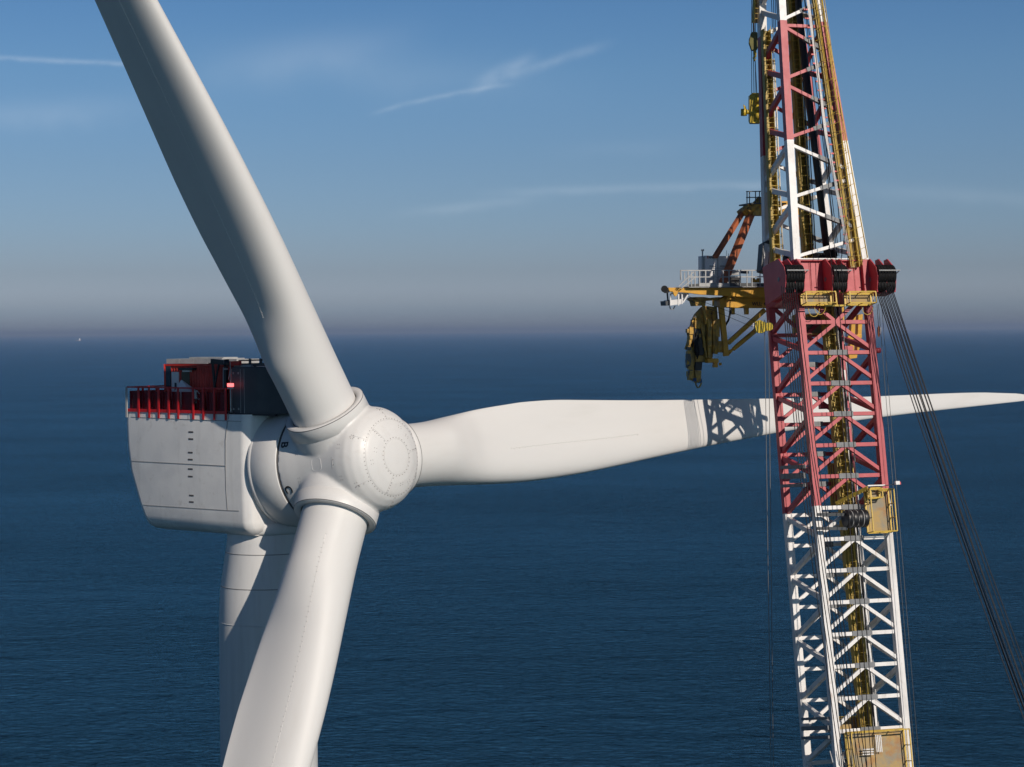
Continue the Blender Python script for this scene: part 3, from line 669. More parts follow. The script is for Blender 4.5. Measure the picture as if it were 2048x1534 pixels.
# cross head: big red box beam and sheave brackets
b = MB(); b.obox(KP(W1/2, W2/2+.12, (LB0+LB1)/2), E1*(W1/2+.3), E2*(W2/2-.05), Kv*((LB1-LB0)/2))
b.obox(KP(W1/2, .02, LB1-.05), E1*(W1/2-.3), E2*.16, Kv*.05)
b.obox(KP(W1/2, .02, LB0+.05), E1*(W1/2-.3), E2*.16, Kv*.05)
head = b.build('cross_head', MCR, cr_, bevel=.03)
b = MB(); b.obox(KP(W1/2-.5, -.1, LB1+.06), E1*2.2, E2*.10, Kv*.05); b.build('white_ledge', MCW, head)
b = MB()
for a_ in (1.2, 2.1, 4.2, 5.1): b.obox(KP(a_, .065, (LB0+LB1)/2), E1*.012, E2*.012, Kv*1.3)
b.build('weld_seam', mat('weld_red', (.38, .03, .04), .6), head)
def bracket(ac, hw, back, lab):
    po = [(back, LB1-.02), (-.55, LB1-.02), (-1.55, LB1-.92), (-1.75, LB1-1.67), (-1.35, LB0-.05), (back, LB0-.35 if back > 1 else LB0)]
    b = MB()
    for a_ in (ac-hw, ac, ac+hw):
        b.prism([KP(a_-.05, x, l) for x, l in po], E1*.1)
    b.obox(KP(ac, (back-.9)/2 if back > 1 else -.3, LB0-.02), E1*(hw-.05), E2*(.6 if back <= 1 else (back+.9)/2), Kv*.05)
    if back > 1: b.obox(KP(ac, .4, LB1-.2), E1*(hw-.05), E2*.06, Kv*.2)
    br = b.build('sheave_bracket', MCR, head)
    b = MB()
    for k in range(6):
        a_ = ac-hw+.13+k*(2*hw-.26)/5; wd = .10
        for cb, cl, rr_ in ((-1.08, LB1-1.50, .86), (-1.05, LB1-2.30, .60)):
            b.lathe(KP(a_, cb, cl)-E1*wd, E1, [(0, rr_), (.03, rr_), (wd*.7, rr_-.12), (wd*1.3, rr_-.12), (2*wd-.03, rr_), (2*wd, rr_)], 32)
    b.build('sheave_pack', MSH, br)
    b = MB(); b.bar(KP(ac-hw-.15, -2.25, LB1-1.32), KP(ac+hw+.15, -2.25, LB1-1.32), .07); b.bar(KP(ac+hw+.1, -2.25, LB1-1.32), KP(ac+hw+.1, -1.6, LB1-1.47), .06); b.build('rope_guard', MGR, br)
    b = MB()
    for s_ in (-1, 1): b.lathe(KP(ac+s_*(hw+.05), -.35, LB1-1.67)-E1*.03, E1, [(0, .18), (.06, .18)], 16)
    b.build('axle_cap', MCG, br)
bracket(-.95, .78, 2.6, 'left'); bracket(W1/2-.05, .62, .05, 'mid'); bracket(W1+1.05, .78, .05, 'right')
# side plate of the head over the A side and machinery just above the head
b = MB()
for px, py, s_ in ((1640, 520, .6), (1662, 512, .55), (1577, 519, .35)):
    a_, l_ = kal(px, py, 2.0); 
    for k in range(3): b.lathe(KP(a_+k*.25-.3, 2.0, l_)-E1*.08, E1, [(0, s_), (.05, s_-.1), (.16, s_)], 24)
b.build('guide_sheave', MSH, head)
b = MB()
for px, py in ((1618, 522), (1640, 524)): a_, l_ = kal(px, py, 3.0); b.lathe(KP(a_, 3.0, LB1-.1), Kv, [(0, .5), (.5, .5), (.62, .1)], 24)
b.build('hatch_dome', MCR, head)
# white sheet panel on the left face above the head
a0, l0_ = kal(1512, 548, W2+.2); 
b = MB(); Q_ = [kpx(1517, 490, W2+.3), kpx(1530, 484, W2+.3), kpx(1528, 549, W2+.3), kpx(1513, 545, W2+.3)]
b.cur = 0; b.prism([q-E1*0 for q in Q_], -E2*1.0); b.cur = 1; b.prism([kpx(1530, 486, W2-.8), kpx(1540, 489, W2-.8), kpx(1535, 540, W2-.8), kpx(1527, 548, W2-.8)], E2*.15)
b.build('side_panel', [MDG, MCW], cr_)

# yellow access trunks, ladders, cages
def trunk(P0, P1, wd, dp, name='access_trunk', plate=True, cage=.75, hoop=True, mt_=None, left=E1, front=-E2, step=.8, parent=None, rungs=True):
    b = MB(); ax = (P1-P0).normalized(); n = int((P1-P0).length/step)
    b.cur = 0 if name == 'access_trunk' and dp < .45 else 1
    if plate: b.obox((P0+P1)/2+E2*dp/2, left*wd/2, E2*.04, (P1-P0)/2)
    b.cur = 1
    for s_ in (-1, 1): b.obox((P0+P1)/2+left*s_*wd/2, left*.05, E2*dp/2, (P1-P0)/2)
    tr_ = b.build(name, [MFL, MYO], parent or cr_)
    b = MB()
    for s_ in (-.28, .28): b.bar(P0+front*.28+left*s_, P1+front*.28+left*s_, .07, .07)
    for i in range(n*2 if rungs else 0): p = lerp(P0, P1, (i+.5)/(n*2))+front*.28; b.bar(p-left*.28, p+left*.28, .035)
    b.build('ladder', MCY, tr_)
    if hoop:
        b = MB()
        for i in range(n//1):
            c = lerp(P0, P1, (i+.5)/n)+front*.28
            pts = [c+left*math.cos(t_)*.42+front*math.sin(t_)*.75 for t_ in [math.pi*k/6 for k in range(7)]]
            for p, q in zip(pts[:-1], pts[1:]): b.bar(p, q, .035)
        for t_ in (math.pi*.17, math.pi*.5, math.pi*.83):
            o_ = left*math.cos(t_)*.42+front*(.28+math.sin(t_)*.75); b.bar(P0+o_, P1+o_, .04)
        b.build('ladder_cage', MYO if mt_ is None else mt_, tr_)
    return tr_
lt = trunk(KP(W1*.78, W2-1.4, -19), KP(W1*.74, W2-1.4, 20.6), .95, .6)
lt['label'] = 'long yellow ladder trunk inside the lower boom'
def up_pt(px, py, b_): return kpx(px, py, b_)
# three upper ladders
trunk(up_pt(1551, 524, 4.2), up_pt(1531, 60, 3.3), .62, .5)
trunk(up_pt(1551, 60+464, 4.2)+Kv*20.5, up_pt(1520, -160, 3.0), .5, .4, hoop=False)
trunk(up_pt(1615, 522, 4.6), up_pt(1574, -150, 3.0), .72, .5)
trunk(kpx(1709, 534, -.15), kpx(1625, -60, -.15), .72, .35, mt_=MCY, step=1.45, rungs=False)
# service rails right of chord C
b = MB()
for dx in (0, ):
    b.tube([kpx(1735, 515, -.9), kpx(1693, 282, -.9), kpx(1652, 46, -.9), kpx(1640, -20, -.9)], .045, 6)
for i in range(26):
    u = i/25; y = 515-u*530; x0 = 1735+(y-515)*(.176); p = kpx(x0, y, -.9); b.bar(p, KP(*(lambda q: ((q-B0).dot(E1)-.9, -.25, (q-B0).dot(Kv)-.35))(p)), .035)
b.build('hand_rail', MCY, cr_)
b = MB()
for k in range(4): b.tube([kpx(1696.5+k*1.5, 512, -.35), kpx(1650+k*1.5, 270, -.35), kpx(1608+k*1.4, -40, -.35)], .035, 5)
for i in range(28):
    y = 505-i*18; x = 1697+(y-512)*.178; p = kpx(x+2, y, -.32); b.cur = 1; b.obox(p, E1*.22, E2*.05, Kv*.06); b.cur = 0
b.build('cable_tray', [MCW, MRED], cr_)
# black cylinder / hose in the upper part
b = MB(); b.tube([kpx(1654, 512, 2.4), kpx(1625, 258, 2.4), kpx(1598, 20, 2.4), kpx(1592, -60, 2.4)], [.26, .30, .28, .28], 16)
b.build('luffing_cylinder', MRB, cr_)
b = MB()
for k, (xa, xb, bb_) in enumerate(((1627, 1594, 3.6), (1632, 1600, 3.6), (1623, 1588, 3.8), (1678, 1612, 1.2), (1684, 1640, .9), (1668, 1632, 1.2), (1675, 1605, 1.5))):
    b.tube([kpx(xa, 512, bb_), kpx(xb, -40, bb_)], .045 if k < 3 else .03, 6)
b.build('service_hose', MRP, cr_)
b = MB()
for k, (xa, xb) in enumerate(((1547, 1541), (1553.5, 1546), (1561, 1549))):
    b.tube([kpx(xa+6, 520, 4.6), kpx(xb, 120, 4.2)], .05, 6)
b.build('white_conduit', MCW, cr_)
# pipes beside the trunk in the lower boom
b = MB()
for k, (da, bb_, r_) in enumerate(((W1*.9, W2-1.2, .07), (W1*.93, W2-1.2, .07), (W1*.96, W2-1.5, .05), (W1*.86, W2-1.3, .05))):
    b.cur = (0, 1, 0, 2)[k]; b.tube([KP(da, bb_, -19), KP(da-.1, bb_, 20.5)], r_, 8)
b.build('service_pipe', [MCW, MRP, MCY], cr_)
b = MB(); b.bar(kpx(1689, 740, W2-.8), kpx(1740, 1534, W2-.8), .12)
for y in range(780, 1520, 38): x = 1689+(y-740)*.0642; b.obox(kpx(x, y, W2-.9), E1*.16, E2*.05, Kv*.06)
b.build('cable_ladder', MCW, cr_)

# work platforms (built for the boom lying down, so their floors stand upright here)
def platform(x0, y0, x1, y1, bb, depth, label, holes=None, name='work_platform', skew=0.0, mat_f=None):
    a0, l1 = kal(x0, y0, bb); a1, _ = kal(x1, (y0+y1)/2, bb); _, l0 = kal(x0, y1, bb)
    b = MB(); b.obox(KP((a0+a1)/2, bb, (l0+l1)/2), E1*(a1-a0)/2, E2*.06, Kv*(l1-l0)/2)
    pl = b.build(name, mat_f or MFL, cr_); pl['label'] = label
    b = MB()
    c4 = [(a0, l0), (a1, l0), (a1, l1), (a0, l1)]
    for d_, w_ in ((depth, .085), (depth*.5, .05)):
        for i in range(4):
            p = KP(c4[i][0], bb-d_, c4[i][1]); q = KP(c4[(i+1) % 4][0], bb-d_, c4[(i+1) % 4][1]); b.bar(p, q, w_)
    for i in range(4):
        (a_, l_), (a2, l2) = c4[i], c4[(i+1) % 4]; n_ = max(1, round(math.hypot(a2-a_, l2-l_)/1.3))
        for k in range(n_): aa, ll = a_+(a2-a_)*k/n_, l_+(l2-l_)*k/n_; b.bar(KP(aa, bb, ll), KP(aa, bb-depth, ll), .065)
    for i in range(4):
        p = KP(c4[i][0], bb-.05, c4[i][1]); q = KP(c4[(i+1) % 4][0], bb-.05, c4[(i+1) % 4][1]); b.bar(p, q, .14)
    b.build('platform_railing', MCY, pl)
    return pl
platform(1601, 588, 1661, 610, -.55, 1.0, 'left yellow platform hung below the red head')
platform(1688, 588, 1741, 610, -.55, 1.0, 'right yellow platform hung below the red head')
b = MB(); b.bar(kpx(1650, 584, -1.0), kpx(1700, 584, -1.0), .12); b.bar(kpx(1650, 611, -1.0), kpx(1700, 611, -1.0), .14); b.bar(kpx(1671, 584, -1.0), kpx(1674, 611, -1.0), .09)
for cx_, cy_ in ((1640, 622), (1628, 626), (1735, 622)):
    for k in range(10):
        t0_, t1_ = math.pi*(.0+k/10), math.pi*((k+1)/10)
        b.bar(kpx(cx_+11*math.cos(t0_), cy_-9+18*math.sin(t0_)*.9, -.9), kpx(cx_+11*math.cos(t1_), cy_-9+18*math.sin(t1_)*.9, -.9), .04)
b.build('link_walkway', MCY, cr_)
pm = platform(1728, 982, 1779, 1066, -.55, 1.05, 'rusty yellow platform with railings beside the black rope roller'); platform(1733, 978, 1757, 997, -.75, .7, 'small railed ladder landing')
pb = platform(1690, 1466, 1815, 1660, -.55, 1.1, 'large yellow platform at the lower boom')
pbk = platform(1656, 930, 1700, 1018, W2+.2, .8, 'platform on the far side of the boom')
platform(1662, 1436, 1716, 1466, W2-.5, .9, 'narrow yellow landing on the far side')
platform(1585, 632, 1665, 672, W2+.3, .8, 'shaded yellow platform behind the red braces')
# gangway grid from platform to trunk, sensor arm
b = MB(); b.bar(kpx(1735, 976, -1.2), kpx(1672, 1007, 1.2), .3, .08, up=E2)
for k in range(12): p = lerp(kpx(1735, 976, -1.2), kpx(1672, 1007, 1.2), k/12); b.bar(p-Kv*.18, p+Kv*.18, .04)
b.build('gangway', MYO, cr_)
b = MB(); b.bar(kpx(1755, 974, -1.4), kpx(1796, 967, -2.4), .06); b.build('sensor_arm', MDG, cr_)
b = MB(); b.cur = 0; b.obox(kpx(1794, 966, -2.4), E1*.17, E2*.15, Kv*.14); b.cur = 1; b.obox(kpx(1799, 966.5, -2.4), E1*.06, E2*.12, Kv*.11); b.build('warning_lamp', [MCAB, MRED], cr_)
b = MB(); b.obox(kpx(1752, 971, -.9), E1*.75, E2*.1, Kv*.05); b.build('white_tube_lamp', MCAB, cr_)
# striped cable guard on chord C
b = MB(); b.bar(kpx(1772, 977, -.5), kpx(1779, 1012, -.5), .22); b.cur = 1
for k in range(7): p = lerp(kpx(1772.5, 978, -.62), kpx(1778, 1008, -.62), k/7); b.obox(p, E1*.05, E2*.02, Kv*.07)
b.build('cable_guard', [MCW, MRED], cr_)
# rope rollers between grey beams
def roller(x0, x1, yc, rp, bb, y_a, y_b, xl):
    b = MB(); a0, l_ = kal(x0, yc, bb); a1, _ = kal(x1, yc, bb); r_ = rp/24.6
    nseg = 4; pr = [(0, r_*.9)]
    L_ = a1-a0
    for k in range(nseg): s0 = L_*k/nseg; s1 = L_*(k+1)/nseg; pr += [(s0+.02, r_*.97), (s0+(s1-s0)*.2, r_), (s1-(s1-s0)*.25, r_), (s1-.04, r_*.95), (s1-.03, r_*.82), (s1, r_*.82)]
    b.lathe(KP(a0, bb, l_), E1, pr, 40); rl = b.build('rope_roller', MRB, cr_)
    b = MB()
    for k in range(1, nseg): s0 = L_*k/nseg; b.lathe(KP(a0+s0-.015, bb, l_), E1, [(-.04, r_*.80), (-.035, r_*.955), (.015, r_*.955), (.02, r_*.8)], 40)
    b.build('roller_ring', MGR, rl)
    for y in (y_a, y_b): b = MB(); b.bar(kpx(xl, y, bb), kpx(x0+4, y, bb), .22); b.build('roller_beam', MDG, rl)
roller(1690, 1733, 1038, 17.5, -1.0, 1029, 1057, 1634)
b = MB()
for x, y0_, y1_ in ((1694, 1466, 1534),): pass
def sidebars(ys, x0, x1, th):
    for y, t_ in zip(ys, th):
        b = MB(); p = kpx(x0, y+1, W2-.2); q = kpx(x1, y-1, .2); b.bar(p-E1*.1, q-E1*.1, .2, 2*t_, up=Kv)
        for k in (.2, .4, .6, .8): c_ = lerp(p, q, k)-E1*.1; b.obox(c_, E1*.11, E2*.015, Kv*(t_+.01))
        b.build('fender_bar', MCG, cr_)
sidebars((934, 952, 971), 1565, 1612, (.14, .22, .13)); sidebars((1437, 1456, 1475), 1607, 1660, (.1, .16, .12))
b = MB(); 
for px, py in ((1693, 667), (1646, 700), (1650, 783)): b = MB(); b.obox(kpx(px, py+30, W2+.1), E1*.5, E2*.2, Kv*.18); b.build('far_bumper', MCR, cr_)
b = MB(); c = kpx(1754, 701, .0); b.lathe(c, E1, [(-.2, .22), (.25, .22), (.27, .15)], 20); b.build('chord_pin', MCR, cr_)
b = MB()
for x in (1660, 1672, 1683): b.bar(kpx(x, 1502, -.9), kpx(x+6, 1525, -.9), .05)
for k in range(3): b.bar(kpx(1725, 1499+k*5, -1.0), kpx(1747, 1498+k*5, -1.0), .09)
for k in range(4): b.bar(kpx(1751+k*3.3, 1470, -1.0), kpx(1754+k*3.3, 1504, -1.0), .07)
b.build('roller_grid', MCW, cr_)

# ropes
def rope(pts, r_=.035, m=MRP, name='hoist_rope', parent=None):
    b = MB(); b.tube(pts, r_, 6); return b.build(name, m, parent or cr_)
for k in range(12):       # luffing ropes, right
    u = k/11; px0 = 1756+u*26; py0 = 592-u*22
    p = kpx(px0, py0, -1.9); x1 = 2128+u*45+[0, 3, -2, 1, -1, 2.5, 0, -2, 1, -1, 2, 0][k]; q_ = at(x1, 1650, 151.0+u*.4)
    rope([lerp(p, q_, f_)-Vector((.16, 0, .5))*[1, .6, .9, .5, 1.2, .7, .8, 1.1, .6, .9, .7, 1][k]*4*f_*(1-f_) for f_ in (0, .12, .25, .4, .55, .7, .85, 1)], [.040, .036, .038, .034, .040, .036, .034, .038, .036, .034, .038, .036][k], MRP, 'luffing_rope')
for k in range(8):       # left sheave pack down through the boom
    u = k/7; p = kpx(1563+u*29, 572+4*math.sin(u*3), -2.0); q1 = kpx(1684+u*52, 1534, -3.6)
    ph = [0, .3, .1, .5, .2, .7, .4, .9][k]
    rope([p, lerp(p, q1, .35)+E1*(-.45+.1*ph), q1+(q1-p)*.3], .034, MRP)
for k in range(3):
    p = kpx(1662+k*10, 520, -2.3); q1 = kpx(1734+k*9, 1534, -2.8); rope([p-(q1-p)*.0, q1+(q1-p)*.2], .03, MRP)
for k, (xa, xb) in enumerate(((1648, 1663), (1652, 1672), (1683, 1683))):   # upper centre ropes
    rope([kpx(1606+k*12, -30, -1.2), kpx(xa+k*8, 400, -1.8), kpx(1662+k*10, 520, -2.3)], .028, MRP)
for k, (x0, x1) in enumerate(((1529, 1543), (1537, 1546.5))): rope([at(x0, 640, 166.3+k*.3), at(x1+3, 1800, 166.3+k*.3)], .026, MRPL, 'tag_line')
for k, (x0, x1) in enumerate(((1757, 1833), (1763, 1841))): rope([kpx(x0, 608, -1.5), kpx(x1, 1560, -1.5)], .02, MRPL, 'tag_line')

# hook blocks
YH = 176.0
def hookblock(name, cx_, cy_, wpx, hpx, Y, m, label, th=.8, group='hook blocks hanging around the boom', horizontal=False):
    p0 = at(cx_, cy_, Y); s_ = Y/F
    o = thing(name, label, 'hook block', p0, group)
    b = MB()
    def P2(x, y, dy=0): return at(cx_+x*wpx/2, cy_+y*hpx/2, Y)+Vector((0, dy, 0))
    return o, P2
o, P2 = hookblock('hook_block', 1508, 84, 20, 40, YH, MOL, 'dark olive upper hook block on ropes left of the boom top')
b = MB()
for dy in (-.32, .27): b = MB(); b.prism([P2(x, y, dy) for x, y in ((-.55, -.95), (.5, -.95), (.9, -.4), (1, .2), (.5, .85), (-.5, .85), (-1, .1), (-.9, -.3))], Vector((0, .06, 0))); b.build('cheek_plate', MOL, o)
b = MB(); c = P2(0, -.2); b.lathe(c-Vector((0, .25, 0)), Vector((0, 1, 0)), [(0, .42), (.08, .36), (.2, .42), (.3, .42), (.4, .36), (.5, .42)], 28); b.build('sheave', MRB, o)
b = MB(); b.bar(P2(.1, .8), P2(.25, 1.25), .22); hk = [P2(.25, 1.2), P2(.25, 1.45), P2(-.1, 1.6), P2(.1, 1.9), P2(.4, 1.7)]; b.tube(hk, [.1, .1, .09, .07, .04], 8); b.build('hook', MHK, o)
o, P2 = hookblock('hook_block', 1508, 217, 22, 60, YH, MHK, 'yellow boxy lower hook block with side arm, hanging left of the boom')
b = MB(); b.prism([P2(x, y, -.5) for x, y in ((-.9, -.85), (-.4, -1), (1, -1), (1, 1), (-.7, 1), (-.9, .8))], Vector((0, 1.0, 0))); b.build('block_body', MHK, o)
b = MB()
for y in (-.55, .0, .55): b.tube([P2(.55, y-.18, -.62), P2(.55, y+.18, -.62)], .26, 14)
b.build('roller_drum', MHK, o)
b = MB(); b.tube([P2(-.6, .25, -.2), P2(-1.9, .25, -.2)], .2, 12); b.tube([P2(-1.9, .05, -.2), P2(-1.9, .5, -.2)], .26, 12); b.prism([P2(-1.9, .0, -.3), P2(-1.5, .1, -.3), P2(-1.55, -.1, -.3), P2(-2.0, -.25, -.3)], Vector((0, .2, 0))); b.build('side_arm', MHK, o)
for x, xb, y1 in ((1503, 1503.5, 190), (1508, 1507.5, 66), (1512, 1511, 66), (1505, 1508, 190), (1506, 1512, 188), (1541, 1545, 60), (1546, 1548, 60), (1550, 1551, 60)):
    rope([at(x, -60, YH), at(xb, y1, YH)], .028, MRP, 'hoist_rope')
rope([at(1510, 110, YH), at(1514, 190, YH)], .025, MRP, 'hoist_rope')
o, P2 = hookblock('hook_block', 1526, 653, 38, 26, 165.5, MHK, 'yellow hook block with modelled lattice-shadow stripes, lying sideways beside the red chord')
b = MB()
for dy in (-.5, .45): b = MB(); b.prism([P2(x, y, dy) for x, y in ((-.75, -.75), (-.35, -1), (0, -.7), (.35, -.55), (.8, -.55), (.95, -.15), (.95, .35), (.75, .6), (.2, .65), (-.1, .95), (-.5, 1), (-.75, .75), (-.9, 0))], Vector((0, .07, 0))); b.build('cheek_plate', MHK, o)
b = MB(); b.lathe(P2(-.25, .1)-Vector((0, .42, 0)), Vector((0, 1, 0)), [(0, .48), (.84, .48)], 28); b.lathe(P2(.6, .0)-Vector((0, .42, 0)), Vector((0, 1, 0)), [(0, .33), (.84, .33)], 28); b.build('sheave', MOL, o)
b = MB()
for k in (-.45, 0, .45): b.bar(P2(k-.3, -.8, -.53), P2(k-.15, .8, -.53), .05, .05, up=Vector((0, 1, 0)))  # dark bars imitate the boom lattice's cast shadow on the block
b.build('shadow_stripe', MOL, o)
b = MB()
for k in range(3): b.obox(P2(-1.0, -.4+k*.3, -.2), Vector((.08, 0, 0)), Vector((0, .1, 0)), Vector((0, 0, .05)))
b.build('shackle', MCAB, o)
o, P2 = hookblock('hook_block', 1757, 663, 8, 24, 167, MRU, 'small rusty block on thin lines right of the red chord')
b = MB(); b.prism([P2(x, y, -.12) for x, y in ((-.6, -.6), (.2, -1), (.8, -.3), (.7, .5), (.2, 1), (-.4, .6))], Vector((0, .24, 0))); b.build('block_body', MRU, o)
b = MB(); b.bar(P2(.8, -.7, -.1), P2(.8, .3, -.1), .1); b.build('cheek_plate', MCAB, o)
rope([kpx(1754, 609, -1.6), P2(0, -.9)], .022, MRPL, 'tag_line')

# ================================================================== LIFTING YOKE (hangs beyond the boom)
YK = 178.5
KX = Vector((.97, .243, 0)).normalized(); KY = Vector((-.243, .97, 0))
YO = at(1530, 600, YK)
def yp(px, py, dy=0.0): return onp(px, py, YO+KY*dy, KY)
yk = thing('blade_lifting_yoke', 'yellow blade lifting yoke with white railed deck and rusty struts, hanging left of the boom', 'lifting yoke', yp(1480, 640))
def ypoly(b, pts, dy, th): b.prism([yp(x, y, dy) for x, y in pts], KY*th)
b = MB(); ypoly(b, [(1334, 575), (1378, 576), (1700, 573), (1700, 594), (1530, 596), (1400, 589), (1378, 586), (1340, 583)], -1.9, .35); ypoly(b, [(1334, 575), (1378, 576), (1700, 573), (1700, 594), (1530, 596), (1400, 589), (1378, 586), (1340, 583)], 1.6, .35)
for x in (1345, 1400, 1460, 1520, 1580, 1640): b.bar(yp(x, 580, -1.7), yp(x, 580, 1.7), .3, .4)
b.build('main_beam', MYK, yk, bevel=.02)
b = MB(); ypoly(b, [(1462, 590), (1640, 590), (1640, 600), (1478, 600)], -1.3, 2.4); ypoly(b, [(1440, 598), (1465, 590), (1640, 599), (1640, 616), (1480, 616), (1440, 613)], -1.2, 1.6)
for x in (1467, 1495): ypoly(b, [(x-4, 616), (x+3, 616), (x+3, 629), (x-3, 629)], -.6, .5)
for x in (1440, 1425): ypoly(b, [(x, 600), (x+3, 600), (x+3, 612), (x, 612)], -1.3, .1)
ypoly(b, [(1456, 592), (1464, 590), (1462, 599), (1452, 601)], -1.6, .5)
lb = b.build('lower_beam', MYK, yk, bevel=.02)
def text(body, p, size, m, name, parent, x=KX, z=Vector((0, 0, 1))):
    cu = bpy.data.curves.new(name, 'FONT'); cu.body = body; cu.size = size; cu.extrude = .01; cu.offset = .008; cu.materials.append(m)
    o = tomesh(bpy.data.objects.new(name, cu)) if 0 else bpy.data.objects.new(name, cu); COL.objects.link(o); o = tomesh(o); n_ = x.cross(z).normalized()
    mm = Matrix((x, z, n_)).transposed().to_4x4(); mm.translation = p; o.matrix_world = mm; o.parent = parent; o.matrix_parent_inverse = WM(parent).inverted(); WMS[o.name] = mm
    return o
text('WLL: 40', yp(1504, 611, -1.23), .42, MBLK, 'load_marking', lb)
# deck, toe board, railings
b = MB(); ypoly(b, [(1378, 573), (1700, 571), (1700, 573), (1378, 575)], -2.3, 4.4); dk = b.build('deck', MGR, yk)
b = MB(); ypoly(b, [(1400, 566), (1458, 566), (1458, 573), (1400, 573)], -2.35, .06); b.cur = 1; ypoly(b, [(1459, 566), (1700, 566), (1700, 573), (1459, 573)], -2.3, .05); ypoly(b, [(1376, 569), (1400, 567), (1400, 573), (1376, 574)], -2.3, .05)
b.build('toe_board', [MGR, MDG], dk)
b = MB()
for dy in (-2.3, 2.1):
    for yy in (541, 554): b.bar(yp(1361 if yy == 541 else 1376, yy+3 if 0 else yy, dy), yp(1700, yy-1, dy), .09)
    for x in (1399, 1411, 1427, 1431, 1446, 1458, 1480, 1494, 1504, 1520, 1545, 1570, 1600, 1640): b.bar(yp(x, 541, dy), yp(x, 573, dy), .10 if x < 1465 else .07)
    for x in (1362, 1369, 1376, 1383, 1390): b.bar(yp(x, 545 if x < 1375 else 543, dy), yp(x, 560 if x < 1370 else 573, dy), .08)
b.bar(yp(1361, 541, -2.3), yp(1361, 541, 2.1), .09)
for d_ in (-1.2, 0, 1.1): b.bar(yp(1361, 541, d_), yp(1361, 560, d_), .07)
b.build('deck_railing', MGR, yk)
b = MB()
for dy in (-2.3, -1.6):
    b.bar(yp(1357, 573, dy), yp(1388, 543, dy), .07); b.bar(yp(1362, 577, dy), yp(1393, 552, dy), .07)
for k in range(7): u = k/6; b.bar(yp(1359+u*30, 575-u*28, -2.3), yp(1359+u*30, 575-u*28, -1.6), .12, .04)
b.build('stair', MGR, yk)
# end basket
b = MB(); b.cur = 1
ypoly(b, [(1341, 600), (1366, 598), (1363, 608), (1341, 611)], -1.6, 1.8)
for (xa, ya, xb, yb) in ((1341, 587, 1341, 611), (1357, 586, 1357, 611), (1364, 586, 1364, 608), (1341, 587, 1376, 587), (1366, 605, 1377, 587)):
    for dy in (-1.6, .2): b.bar(yp(xa, ya, dy), yp(xb, yb, dy), .11)
b.cur = 0; ypoly(b, [(1366, 588), (1377, 587), (1365, 607), (1360, 608)], -1.2, 1.2); b.cur = 2; ypoly(b, [(1331, 602), (1340, 602), (1340, 611), (1332, 611)], -1.4, 1.4); b.bar(yp(1334, 580, -1.2), yp(1336, 603, -1.2), .12)
b.build('end_basket', [MCAB, MCAB, MDG], yk)
b = MB(); b.tube([yp(1329, 578, -1.9), yp(1329, 578, 1.9)], .3, 12); ypoly(b, [(1329, 577), (1337, 575), (1339, 585), (1333, 586)], -1.9, .6); b.build('end_roller', MSH, yk)
b = MB(); ypoly(b, [(1346, 583), (1357, 583), (1354, 590), (1351, 593), (1348, 590)], -2.05, .15); b.build('heart_plate', MYK, yk)
b = MB(); b.tube([yp(1339, 612, -1), yp(1341, 618, -1), yp(1346, 619, -1), yp(1350, 612, -1)], .05, 6); b.build('loop_strap', MGR, yk)
# rusty struts up to the hook head
b = MB(); b.bar(yp(1487, 422, 0), yp(1430, 514, -1.6), .36); b.build('rusty_strut', MRU, yk)
b = MB(); b.bar(yp(1505, 420, -.6), yp(1446, 566, -2.0), .52); b.build('rusty_strut', MRU, yk)
b = MB(); b.bar(yp(1585, 425, .5), yp(1650, 560, 1.6), .45); b.bar(yp(1585, 420, -.5), yp(1640, 560, -1.8), .45); b.build('rusty_strut', MRU, yk)
b = MB(); ypoly(b, [(1487, 421), (1494, 415), (1512, 404), (1530, 402), (1600, 402), (1600, 430), (1520, 430), (1493, 430)], -.8, 1.8); hd = b.build('hook_head', MYK, yk, bevel=.05)
b = MB(); b.tube([yp(1496, 424, -1.0), yp(1514, 408, -1.0), yp(1522, 398, -1.0)], .35, 12); b.obox(yp(1511, 424, -.9), KX*.35, KY*.3, Vector((0, 0, .3))); b.tube([yp(1488, 417, -1.0), yp(1500, 412, -1.0)], .2, 10); b.build('head_cylinder', MYD, hd)
b = MB()
for dy in (-1.4, 1.4):
    for yy in (383, 395): b.bar(yp(1493, yy, dy), yp(1560, yy-1, dy), .08)
    for x in (1494, 1499, 1511, 1519, 1530, 1545, 1560): b.bar(yp(x, 383, dy), yp(x, 408, dy), .07)
for yy in (383, 395): b.bar(yp(1493, yy, -1.4), yp(1493, yy, 1.4), .08)
b.obox(yp(1525, 409, 0), KX*1.6, KY*1.5, Vector((0, 0, .06)))
b.build('head_railing', MDG, hd)
# triangular frame below the beam
b = MB(); b.bar(yp(1442, 612, -1.2), yp(1452, 712, -1.2), .42, .42, up=KY); b.build('frame_post', MYK, yk)
b = MB(); b.bar(yp(1529, 620, -.6), yp(1456, 686, -1.0), .36, .36, up=KY); b.build('frame_brace', MYK, yk)
b = MB(); b.tube([yp(1466, 699, -1.1), yp(1474, 692, -1.1), yp(1518, 655, -.8)], [.16, .20, .2], 12); b.tube([yp(1456, 706, -1.2), yp(1467, 698, -1.1)], [.2, .08], 10); b.build('hydraulic_ram', MYK, yk)
b = MB(); b.tube([yp(1461, 612, -1.1), yp(1460, 628, -1.1), yp(1457, 640, -1.1), yp(1450, 652, -1.1)], .09, 8); b.build('hydraulic_hose', MRP, yk)
for p_, q_ in (((1375, 592, -1), (1545, 655, -3)), ((1372, 598, -1), (1520, 660, -3))): rope([yp(*p_), yp(*q_)], .018, MRP, 'tag_line', yk)
